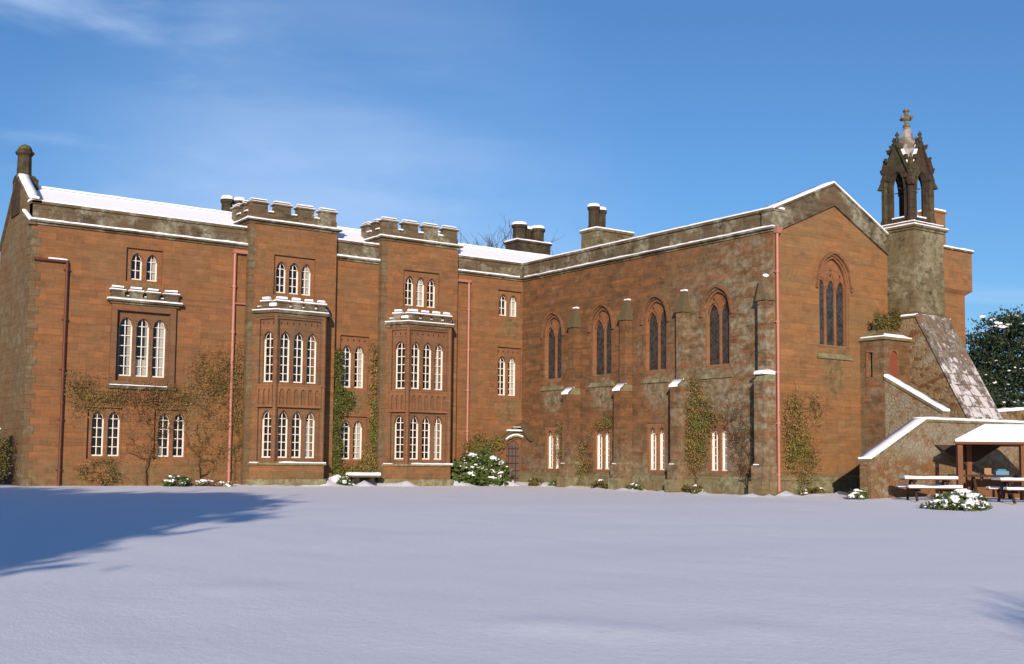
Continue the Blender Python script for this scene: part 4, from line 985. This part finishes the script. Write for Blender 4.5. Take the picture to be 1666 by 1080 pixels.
k = MB(); k.box(WORLD, ux0-.10, ux1+.06, 15.5, -uy+.10, 5.80, 5.90); k.frus(WORLD, (ux0-.06, ux1+.04, 15.5, -uy+.06), (5.45, 5.65, 15.85, 16.0), 5.90, 6.45); k.lathe((5.55, -15.92, 0), [(.10, 6.42), (.14, 6.5), (.03, 6.6)], 8); obj('cap', k, 'plinth', tu)
k = MB(); k.frus(WORLD, (ux0-.02, ux1, 15.55, -uy+.05), (5.28, 5.8, 15.7, 16.15), 5.935, 6.27); k.snow(LT, 15.6, -uy+.1, -.1, .10, 5.90, .05); k.snow(FT, ux0-.1, ux1+.05, -.1, .10, 5.90, .05); k.ellipsoid((5.55, -15.92, 6.58), .10, .10, .05, 8, 5); obj('snow_cap', k, 'snow', tu)
# stair flank wall with sloping coping coming down from the turret
k = MB(); k.prism(LT, [(-uy+.01, -.3), (19.1, -.3), (19.1, 2.92), (-uy+.01, 4.28)], -.35, 0.0); obj('stair_flank', k, 'rubblered', tu)
k = MB(); k.hexa([LT.p(-uy+.02, .05, 4.28), LT.p(19.1, .05, 2.92), LT.p(19.1, -.4, 2.92), LT.p(-uy+.02, -.4, 4.28)], [LT.p(-uy+.02, .05, 4.38), LT.p(19.1, .05, 3.02), LT.p(19.1, -.4, 3.02), LT.p(-uy+.02, -.4, 4.38)]); obj('stair_coping', k, 'plinth', tu)
k = MB(); k.snow(LT, -uy+.02, 19.12, -.38, .05, 4.38, .11, z2=3.02); obj('snow_cap', k, 'snow', tu)
k = MB(); k.box(LT, 16.9, 17.3, .0, .09, 1.90, 2.25); k.box(LT, 17.0, 17.35, .0, .07, 1.55, 1.88); obj('red_quoin', k, 'redstone', tu)

# ================================================================== WALLS
wf = thing('stair_wall', 'lichened rubble garden wall with snow coping ramping down at its left end', 'wall', (4, -19.3, 0))
V = F((0, -19.2, 0), (1, 0))
k = MB(); k.prism(V, [(.60, -.4), (16, -.4), (16, 2.66), (3.6, 2.60), (.60, 1.20)], -.45, 0)
obj('wall', k, 'rubblered', wf)
k = MB(); rake(k, V, [(.56, 1.18), (3.6, 2.60), (16, 2.66)], -.5, .06, .09); obj('coping', k, 'plinth', wf)
k = MB(); k.snow(V, .56, 3.6, -.48, .06, 1.27, .07, z2=2.69); k.snow(V, 3.6, 16, -.48, .06, 2.69, .10, z2=2.75); obj('snow_cap', k, 'snow', wf)
uw = thing('upper_wall', 'rubble wall with snow coping at the foot of the raking buttress', 'wall', (12, -17.3, 0))
V2 = F((0, -17.2, 0), (1, 0))
k = MB(); k.prism(V2, [(8.3, -.4), (20, -.4), (20, 3.95), (8.3, 3.02)], -.4, 0); obj('wall', k, 'rubble', uw)
k = MB(); k.snow(V2, 8.3, 20, -.42, .05, 3.02, .14, z2=3.95); obj('snow_cap', k, 'snow', uw)

# ================================================================== far-left neighbours
lb = thing('service_wing', 'dark red stone service wing with snowy ledges at the far left edge', 'building', (-26, 14, 0))
k = MB(); k.box(WORLD, -34, -22.6, -22, -13, -.4, 7.6); obj('wall', k, 'gable', lb)
k = MB(); k.box(WORLD, -34, -22.5, -22, -12.9, 7.6, 7.75); k.box(WORLD, -34, -22.55, -22, -12.94, 5.9, 6.0); obj('string_course', k, 'parapet', lb)
k = MB(); k.snow(F((0, 0, 0), (1, 0)), -34, -22.5, -13.3, -12.9, 7.75, .10); k.snow(F((0, 0, 0), (1, 0)), -34, -22.55, -13.05, -12.93, 6.0, .08); obj('snow_cap', k, 'snow', lb)
k = MB(); k.box(WORLD, -23.3, -22.7, -14.4, -13.6, 7.7, 11.2); k.box(WORLD, -23.36, -22.64, -14.46, -13.54, 11.2, 11.35); obj('chimney', k, 'chim', lb)
lw_ = thing('low_wall', 'low ivy-grown wall with a snow cap beside the left gable', 'wall', (-23.5, .6, 0))
k = MB(); k.box(WORLD, -26, -22.55, -1.2, -.75, -.3, 2.05); obj('wall', k, 'plinth', lw_)
k = MB(); k.snow(WORLD, -26, -22.55, -1.22, -.70, 2.05, .04, jit=.9); obj('snow_cap', k, 'snow', lw_)

# ================================================================== PLANTS
def vec_noise(p): return Vector((noise.noise(p), noise.noise(p+Vector((7, 3, 1))), noise.noise(p+Vector((1, 9, 5)))))
def climber(name, label, fr, u0_, regions, leafm, per, size, wood='vine', base_n=.12, thick=.05, z0=0., seed=1, spread=.30, group=None, depth=.22):
    random.seed(seed)
    t = thing(name, label, 'climber', tuple(fr.p(u0_, base_n, z0)), group or {'wall_climber': 'climbers trained on the walls', 'ivy': 'ivy growing on the stonework'}.get(name))
    wd = MB(); lf = MB(); nodes = [(u0_+random.gauss(0, .1), z0-.05) for _ in range(3)]; nlev = [0]*3; targets = []
    for (uc, zc, ru, rz, cnt, dens) in regions:
        for _ in range(cnt*2):
            while True:
                a, b = random.uniform(-1, 1), random.uniform(-1, 1)
                if a*a+b*b < 1: break
            targets.append((uc+a*ru, max(z0+.1, zc+b*rz), dens*.5))
    targets.sort(key=lambda q_: math.hypot(q_[0]-u0_, q_[1]-z0)+random.uniform(0, .5))
    for (tu_, tz, dens) in targets:
        # join the nearest stem, preferring to come from below
        best = min(range(len(nodes)), key=lambda k: (nodes[k][0]-tu_)**2+(nodes[k][1]-tz)**2*.8+max(0, nodes[k][1]-tz)*1.5+random.uniform(0, .04))
        su, sz = nodes[best]; L = math.hypot(tu_-su, tz-sz); n_ = max(3, int(L/.16)); pts = []; wob = random.gauss(0, .10)*L; lev = nlev[best]+1
        off = .03+base_n*.4+random.uniform(0, depth)*.6
        for k in range(n_+1):
            q_ = k/n_; e_ = wob*math.sin(q_*math.pi); nx, nz_ = (-(tz-sz)/L, (tu_-su)/L) if L > 1e-4 else (0, 0)
            u = su+(tu_-su)*q_+nx*e_+random.gauss(0, .018); z = sz+(tz-sz)*q_+nz_*e_+random.gauss(0, .018)
            pts.append(fr.p(u, off+random.uniform(-.02, .03), max(z0-.05, z)))
            if k: nodes.append((u, z)); nlev.append(lev)
        r_ = max(.007, thick*.9*(.72**lev)); wd.tube(pts, r_, r_*.6, 4)
        for k in range(1, n_+1):
            if random.random() < .8:
                d = fr.U*random.gauss(0, .5)+fr.N*random.uniform(-.03, .3)+Vector((0, 0, random.gauss(.12, .4)))
                e = pts[k]+d*random.uniform(.2, .6); wd.tube([pts[k], (pts[k]+e)/2+Vector((0, 0, .03)), e], .007, .003, 3)
        for k in range(int(per*dens)):
            src = random.choice(pts[len(pts)//3:])
            p = src+fr.U*random.gauss(0, spread*.7)+Vector((0, 0, random.gauss(0, spread*.7)))+fr.N*random.uniform(-.03, depth*.7)
            of_ = (p-fr.O).dot(fr.N)
            if of_ < .02: p = p+fr.N*(.03-of_)
            if p.z > z0: lf.leaves([p], size)
    obj('stems', wd, wood, t); obj('foliage', lf, leafm, t); return t
climber('wall_climber', 'bare brown climber fanning up under the left oriel between two ground floor windows', A, -17.55, [(-17.6, 2.3, .9, 1.3, 26, .45), (-18.3, 3.30, 1.3, .35, 30, .8), (-16.7, 3.3, .8, .5, 26, .8), (-20.0, 3.45, .5, .7, 14, 1.7)], 'rusty', 57, 0.033, seed=3, thick=.055, depth=.12, spread=.40)
climber('wall_climber', 'olive twiggy climber trained up beside the pink pipe left of the left tower', A, -15.75, [(-15.2, 2.5, .95, 2.0, 42, .6), (-15.0, 4.4, .85, .9, 30, .8), (-14.3, 3.0, .5, 2.2, 16, .6)], 'olive', 62, 0.033, seed=5, thick=.055, depth=.12, spread=.42)
climber('wall_climber', 'thin brown climber in the corner between pink pipe and left tower', A, -13.95, [(-13.95, 2.6, .2, 2.4, 20, .8), (-13.95, 5.2, .15, .8, 6, .8)], 'olive', 57, 0.033, thick=.03, seed=8, spread=.14, depth=.15)
climber('low_climber', 'small sparse green plant below the leftmost ground floor window', A, -19.0, [(-19.1, .55, .85, .45, 22, .8)], 'olive', 57, 0.033, seed=9, spread=.2)
climber('ivy', 'bright green ivy column between the left tower and the middle windows', A, -9.62, [(-9.62, 2.0, .10, 2.0, 16, 2.2), (-9.6, 4.6, .10, 1.3, 10, 1.8), (-9.2, 3.55, .35, .35, 6, 2.0), (-9.55, .6, .22, .5, 6, 2)], 'ivy', 117, 0.056, seed=11, spread=.14, depth=.2)
climber('ivy', 'thin olive ivy on the wall left of the right tower', A, -7.85, [(-7.85, 2.6, .08, 2.6, 12, 1.3), (-8.05, .8, .4, .6, 10, 1.6), (-7.9, 5.2, .06, .8, 4, 1)], 'olive', 98, 0.048, seed=12, spread=.14, depth=.15)
climber('ivy', 'low ivy under the middle ground floor window', A, -8.6, [(-8.6, .55, .7, .3, 14, 1.5)], 'olive', 93, 0.044, seed=13, spread=.15)
climber('wall_climber', 'olive climber over the doorway and hedge beside the arched door', A, -2.6, [(-2.6, 1.9, .9, .4, 14, 1.2), (-1.4, 1.95, .35, .3, 6, 1.2)], 'olive', 88, 0.044, seed=15, spread=.18)
climber('wall_climber', 'sparse olive climber by the first chapel buttress', B, 3.2, [(3.3, 1.9, .35, .9, 20, .8), (6.3, 2.75, .6, .16, 14, 1.0), (4.9, 1.2, .35, 1.0, 18, .7)], 'olive', 67, 0.033, thick=.025, seed=17, spread=.16, z0=-.05, base_n=.2)
climber('wall_climber', 'green bushy climber beside the third chapel buttress', B, 12.0, [(11.75, 1.9, .50, .9, 26, 1.6), (12.2, 2.9, 1.0, .6, 32, .7), (11.75, 3.9, .4, .5, 12, .7)], 'olive', 72, 0.037, thick=.03, seed=19, z0=-.05, base_n=.25)
climber('wall_climber', 'leafless dark climber left of the corner buttress', B, 14.6, [(14.2, 1.5, .6, 1.1, 40, .12), (13.7, 2.5, .5, .8, 20, .12)], 'rusty', 46, 0.037, wood='twig', seed=21, z0=-.08, base_n=.25)
climber('wall_climber', 'olive climber spreading over the gable right of the corner pipe', C, .85, [(.85, 2.3, .6, 1.3, 40, 1.0), (1.3, 1.2, .8, 1.0, 24, .7), (1.8, 3.1, .7, .35, 10, .4)], 'olive', 72, 0.037, thick=.028, seed=23, z0=-.08, base_n=.2)
climber('ivy', 'moss and ivy crown on the ledge behind the turret cap', F((0, -15.98, 0), (1, 0)), 5.5, [(5.45, 6.55, .75, .25, 14, 1.6), (6.0, 6.95, .3, .1, 4, 1)], 'moss', 88, 0.044, seed=25, z0=6.1, spread=.15, depth=.3)
climber('ivy', 'dark olive ivy hiding the low wall at the far left', F((0, .65, 0), (1, 0)), -23.0, [(-23.0, 1.1, .6, .9, 26, 1.6)], 'moss', 88, 0.044, seed=27, depth=.25)

def shrub(name, label, c, rx, ry, rz, n, size, leafm, snow, seed, group=None, stems=8, snow_size=.1):
    random.seed(seed); c = Vector(c)
    t = thing(name, label, 'shrub', tuple(c), group or 'shrubs under the snow')
    wd = MB(); lf = MB(); sn = MB()
    for k in range(stems):
        a = random.uniform(0, 6.28); e = c+Vector((rx*.6*math.cos(a), ry*.6*math.sin(a), rz*random.uniform(.7, 1.5)))
        wd.tube([c, (c+e)/2+Vector((0, 0, .06)), e], .025, .008, 4)
    cl = []
    for k in range(max(10, n//40)):
        a = random.uniform(0, 6.28); b = math.asin(random.uniform(-.1, 1)); rr = random.uniform(.55, 1.0)
        cl.append(c+Vector((rx*math.cos(a)*math.cos(b)*rr, ry*math.sin(a)*math.cos(b)*rr, .1*rz+rz*1.8*math.sin(b)*rr*.55+rz*.12)))
    for p in cl:
        lf.leaves([p+Vector((random.gauss(0, .13*rx), random.gauss(0, .13*ry), random.gauss(0, .10*rz))) for _ in range(40)], size)
        if random.random() < snow:
            s_ = snow_size*random.uniform(.6, 1.5); sn.ellipsoid(p+Vector((0, 0, .09*rz+.02)), s_*1.3, s_*1.2, s_*.6, 7, 5, .8)
            for _ in range(4):
                q_ = p+Vector((random.gauss(0, .12*rx), random.gauss(0, .12*ry), random.gauss(.06*rz, .07*rz))); s2 = s_*random.uniform(.25, .55); sn.ellipsoid(q_, s2*1.5, s2*1.1, s2*.6, 6, 4, .8)
    obj('stems', wd, 'twig', t); obj('foliage', lf, leafm, t)
    if snow: obj('snow_cap', sn, 'snow', t)['kind'] = 'stuff'
    return t
shrub('snowy_shrub', 'large dark green shrub laden with snow clumps left of the arched door', (-2.95, -.95, 0), 1.50, .8, 1.25, 4600, .12, 'shrub', .40, 31, snow_size=.12)
shrub('snowy_shrub', 'small conical conifer powdered with snow under the second left window', (-16.55, -.95, .02), .55, .45, .32, 1300, .06, 'shrub', .75, 33, snow_size=.055)
shrub('snowy_shrub', 'low snow-buried plants right of the small conifer under the wall', (-15.25, -1.0, .0), .85, .4, .20, 900, .06, 'rusty', .85, 34, snow_size=.06)
shrub('snowy_shrub', 'small green shrub with snow at the foot of the ivy by the left tower', (-9.75, -1.3, 0), .38, .3, .34, 700, .07, 'shrub', .4, 35, snow_size=.05)
shrub('snowy_shrub', 'round bush heavily covered in snow in front of the picnic tables', (-1.75, -24.1, gz(-1.75, -24.1)), .88, .80, .42, 2300, .075, 'shrub', .85, 37, snow_size=.085)
shrub('snowy_shrub', 'low snowy plant at the left end of the garden wall', (.25, -18.9, gz(.2, -18.9)), .55, .4, .26, 700, .07, 'shrub', .6, 39, snow_size=.07)
for i, (y, lab) in enumerate(((-1.8, 'low green plant by the chapel plinth nearest the door'), (-3.6, 'low green plant at the foot of the first chapel buttress'), (-6.4, 'low plant with snow left of the second chapel buttress'), (-8.6, 'green plant right of the second chapel buttress'), (-11.9, 'low green plant right of the third chapel buttress'))):
    shrub('bed_plant', lab, (-.55, y, gz(0, y)), .3, .5, .30, 600, .06, 'ivy' if i % 2 else 'moss', .25, 41+i, 'plants in the bed along the chapel', 5, .05)
shrub('bed_plant', 'low olive plant with snow under the chapel gable', (1.5, -15.95, -.05), .7, .25, .24, 600, .06, 'moss', .4, 51, 'plants in the bed along the chapel', 5, .05)

# garden bench with snow between the towers
bn = thing('garden_bench', 'low stone bench capped with thick snow between the two towers', 'bench', (-8.8, -1.05, 0))
k = MB(); k.box(WORLD, -9.42, -8.12, .80, 1.28, .38, .46); obj('seat', k, 'quoin', bn)
for xx in (-9.2, -8.5): k = MB(); k.frus(WORLD, (xx-.03, xx+.2, .86, 1.22), (xx, xx+.17, .9, 1.18), -.1, .38); obj('leg', k, 'iron', bn)
k = MB(); k.snow(WORLD, -9.44, -8.10, .78, 1.30, .46, .13, step=.12); obj('snow_cap', k, 'snow', bn)

# ================================================================== SHELTER, TABLES
R2 = Vector((math.cos(YAW), -math.sin(YAW), 0)); F2 = Vector((math.sin(YAW), math.cos(YAW), 0))
def along(px, d): return Vector((CAM[0], CAM[1], 0))+F2*d+R2*(d*(px-833)/1951.6)
o0 = Vector((2.66, -21.05, 0)); SG = gz(3, -21)
sh = thing('timber_shelter', 'open timber shelter with a hipped snow-covered roof in front of the garden wall', 'shelter', (4.3, -21.4, SG))
SF = F(o0, (R2.x, R2.y)); SL = 4.6; SD = 2.3       # n points to the camera
def sp(u, n, z): return SF.p(u, n, z)
k = MB(); ez, rz_ = 1.86, 2.42
E_ = [(-.05, .1), (SL+.05, .1), (SL-1.1, -SD-.1), (1.15, -SD-.1)]
rp = [(1.42, -1.15), (SL-1.42, -1.15)]
def roof_shell(mb, dz):
    a, b, c, d = [sp(u, n, ez+dz) for u, n in E_]; p, q_ = [sp(u, n, rz_+dz) for u, n in rp]
    mb.face([a, b, q_, p]); mb.face([c, d, p, q_]); mb.face([d, a, p]); mb.face([b, c, q_])
roof_shell(k, 0.); k.face([sp(u, n, ez-.02) for u, n in E_]); obj('roof', k, 'timberdark', sh)
k = MB(); roof_shell(k, .09)
for i in range(4): (u, n), (u2, n2) = E_[i], E_[(i+1) % 4]; k.face([sp(u, n, ez+.005), sp(u2, n2, ez+.005), sp(u2, n2, ez+.09), sp(u, n, ez+.09)])
obj('snow_cap', k, 'snow', sh)
k = MB()
for i in range(4):
    (u, n), (u2, n2) = E_[i], E_[(i+1) % 4]; k.tube([sp(u, n, ez-.04), sp(u2, n2, ez-.04)], .055, .055, 4)
obj('fascia', k, 'timber', sh)
for (u, n) in ((.12, -.02), (2.28, -.02), (SL-.12, -.02), (SL-1.28, -SD+.05), (1.28, -SD+.02)):
    if (u, n) == (2.28, -.02): u = 2.22
    k = MB(); k.box(SF, u-.085, u+.085, n-.085, n+.085, SG-.1, ez-.03); obj('post', k, 'timber', sh)
k = MB(); k.prism(SF, [(.10, ez-.06), (1.28-.07, 1.10), (1.28+.07, 1.10), (2.45, ez-.06)], -SD+.0, -SD+.06); obj('gusset', k, 'timberdark', sh)
k = MB(); k.box(SF, 1.2, SL-1.2, -SD+.10, -SD+.14, SG, .62); obj('back_board', k, 'timber', sh)
k = MB(); k.box(SF, .2, 4.2, -1.35, -.65, .70, .77)
for u in (.9, 2.0, 3.4):
    k.hexa([SF.p(u, -1.3, SG), SF.p(u+.08, -1.3, SG), SF.p(u+.08, -1.2, SG), SF.p(u, -1.2, SG)], [SF.p(u, -1.05, .70), SF.p(u+.08, -1.05, .70), SF.p(u+.08, -.95, .70), SF.p(u, -.95, .70)])
    k.hexa([SF.p(u, -.7, SG), SF.p(u+.08, -.7, SG), SF.p(u+.08, -.6, SG), SF.p(u, -.6, SG)], [SF.p(u, -1.05, .70), SF.p(u+.08, -1.05, .70), SF.p(u+.08, -.95, .70), SF.p(u, -.95, .70)])
tag(obj('trestle_table', k, 'timberdark'), 'dark trestle table standing under the timber shelter', 'table')
k = MB(); k.box(SF, 1.66, 2.10, -1.15, -.85, .772, .90); k.frus(SF, (1.70, 2.06, -1.13, -.87), (1.76, 2.0, -1.08, -.92), .90, .97); tag(obj('storage_box', k, 'blue'), 'blue plastic box on the table under the shelter', 'box')
k = MB(); k.box(SF, 1.36, 1.60, -1.12, -1.09, .772, 1.0); k.box(SF, 1.36, 1.60, -1.12, -.95, .772, .80); tag(obj('board', k, 'card'), 'tan board propped beside the blue box on the shelter table', 'board')

def picnic(label, c, ang, L):
    z0 = gz(c[0], c[1]); t = thing('picnic_table', label, 'picnic table', (c[0], c[1], z0), 'snow-covered picnic tables by the shelter')
    fr = F((c[0], c[1], z0), (math.cos(ang), math.sin(ang)))
    k = MB()
    for j in range(5): k.box(fr, -L/2, L/2, -.36+j*.146, -.36+j*.146+.135, .68, .72)
    obj('tabletop', k, 'timber', t)
    for sgn in (-1, 1):
        k = MB()
        for j in (0, 1): k.box(fr, -L/2, L/2, sgn*.72-.135+j*.14, sgn*.72-.01+j*.14, .40, .44)
        obj('seat', k, 'timber', t)
    for u in (-L/2+.3, L/2-.3):
        for sgn in (-1, 1):
            k = MB(); k.hexa([fr.p(u-.03, sgn*.60, 0), fr.p(u+.03, sgn*.60, 0), fr.p(u+.03, sgn*.70, 0), fr.p(u-.03, sgn*.70, 0)], [fr.p(u-.03, sgn*.16, .68), fr.p(u+.03, sgn*.16, .68), fr.p(u+.03, sgn*.26, .68), fr.p(u-.03, sgn*.26, .68)]); obj('leg', k, 'timberdark', t)
        k = MB(); k.box(fr, u+.031, u+.075, -.86, .86, .31, .40); k.box(fr, u+.031, u+.075, -.36, .36, .60, .68); obj('crossbar', k, 'timberdark', t)
    k = MB(); k.snow(fr, -L/2-.01, L/2+.01, -.37, .37, .72, .085, step=.12)
    for sgn in (-1, 1): k.snow(fr, -L/2-.01, L/2+.01, sgn*.72-.145, sgn*.72+.135, .44, .075, step=.12)
    obj('snow_cap', k, 'snow', t); return t
picnic('snow-covered picnic table left of the shelter, behind the round snowy bush', (1.15, -21.05), R(-40), 1.65)
picnic('snow-covered picnic table in front of the shelter at the right edge', (2.55, -23.55), R(-36), 1.75)

# ================================================================== TREES
def tree_branch(mb, p, d, L, r, depth, tips, spread=.55, up_=.12, seg_n=4, minr=.012, kids=(2, 4)):
    pts = [p]; q_ = Vector(p); dd = Vector(d)
    for k in range(seg_n):
        dd = (dd+Vector((random.gauss(0, .13), random.gauss(0, .13), random.gauss(up_*.3, .10)))).normalized(); q_ = q_+dd*(L/seg_n); pts.append(q_.copy())
    mb.tube(pts, r, max(minr*.6, r*.5), 5 if depth > 1 else 3)
    tips.append(pts[-1])
    if depth == 0: return
    for k in range(random.randint(*kids)):
        i = random.randint(1, seg_n); e = (dd+Vector((random.gauss(0, spread), random.gauss(0, spread), random.gauss(up_, spread*.7)))).normalized()
        tree_branch(mb, pts[i], e, L*random.uniform(.55, .8), r*.55, depth-1, tips, spread, up_, seg_n, minr, kids)
def bare_tree(label, base, H, seed, group=None, depth=5, kids=(2, 3)):
    random.seed(seed); t = thing('bare_tree', label, 'tree', base, group)
    tr = MB(); cr = MB(); b = Vector(base); tips = []
    top = b+Vector((random.gauss(0, .3), random.gauss(0, .3), H*.35)); tr.tube([b, (b+top)/2+Vector((.1, .05, 0)), top], H*.028, H*.02, 8)
    for k in range(6):
        a = k*1.05+random.uniform(-.3, .3); tree_branch(cr, top, Vector((math.cos(a)*.55, math.sin(a)*.55, 1)).normalized(), H*.30, H*.012, depth-1, tips, .5, .25, 4, .012, kids)
    obj('trunk', tr, 'twig', t); obj('crown', cr, 'twig', t); return t
bare_tree('leafless tree rising behind the mansion roof left of the sooty chimney cluster', (16.0, 26, 0), 17.6, 61, group='leafless trees behind the roof', depth=6, kids=(2, 4))
bare_tree('leafless tree behind the roof right of the sooty chimney cluster', (20.8, 25, 0), 17.8, 62, group='leafless trees behind the roof', depth=6, kids=(2, 4))

def evergreen(name, label, base, H, rad, clumps, per, size, seed, zlo=.15, snow=0., squash=1.0, group=None, flat=.5, shape=None):
    random.seed(seed); t = thing(name, label, 'tree', base, group); b = Vector(base)
    tr = MB(); lf = MB(); sn = MB(); tr.tube([b-Vector((0, 0, .3)), b+Vector((.1, 0, H*.4)), b+Vector((0, .1, H*.92))], H*.035, H*.008, 8)
    for k in range(clumps):
        f = random.uniform(zlo, 1); z = H*f; w = rad*(shape(f) if shape else math.sqrt(max(.05, 1-((f-.45)/.58)**2)))
        a = random.uniform(0, 6.28); rr = w*math.sqrt(random.uniform(.3, 1)); p = b+Vector((rr*math.cos(a), rr*math.sin(a), z))
        if k % 3 == 0: tr.tube([b+Vector((0, 0, z*.85)), (b+Vector((0, 0, z*.95))+p)/2, p], H*.008, .02, 4)
        cs = rad*random.uniform(.10, .2)
        lf.leaves([p+Vector((random.gauss(0, cs), random.gauss(0, cs), random.gauss(0, cs*flat))) for _ in range(per)], size, el=2.2)
        if snow and random.random() < snow:
            [sn.ellipsoid(p+Vector((random.gauss(0, cs*.8), random.gauss(0, cs*.8), cs*flat*random.uniform(.2, 1.3))), q_*1.5, q_, q_*.4, 6, 4, .9) for q_ in [cs*random.uniform(.06, .24) for _ in range(6)]]
    obj('trunk', tr, 'bark', t); obj('crown', lf, 'yew', t)
    if snow: obj('snow_cap', sn, 'snow', t)['kind'] = 'stuff'
    return t
evergreen('cedar_tree', 'dark spreading evergreen with flecks of snow behind the upper wall at the right edge', (37.2, -3.4, 0), 10.6, 6.0, 260, 150, .12, 71, .2, .3, flat=.30, group='evergreens beyond the wall')
evergreen('cedar_tree', 'lower dark evergreen between the raking buttress and the tall evergreen', (30.6, -2.6, 0), 6.6, 3.2, 90, 140, .11, 72, .2, .35, flat=.32, group='evergreens beyond the wall')
# trees standing behind the viewpoint, whose long shadows lie on the snow
def sunpos(al, pe): return (CAM[0]+SUN_DIR.x*al+SUN_DIR.y*pe, CAM[1]+SUN_DIR.y*al-SUN_DIR.x*pe)
blk = lambda f: min(1, 1.9*math.sqrt(max(0, 1.02-f)))
for (al, pe, H_, rad, seed, lab) in ((-8, -11.4, 10.9, 4.3, 81, 'broad dark yew nearest the lawn, behind the viewpoint'), (-9, -18.2, 11.3, 4.8, 82, 'broad dark yew farther left behind the viewpoint')):
    x, y = sunpos(al, pe); evergreen('yew_tree', lab, (x, y, -.7), H_, rad, 420, 75, .34, seed, .04, 0, flat=.6, shape=blk, group='yews behind the viewpoint')
x, y = sunpos(-7, 5.9); bare_tree('small leafless tree behind the viewpoint on the right', (x, y, -.75), 5.2, 91, depth=5, kids=(4, 6))
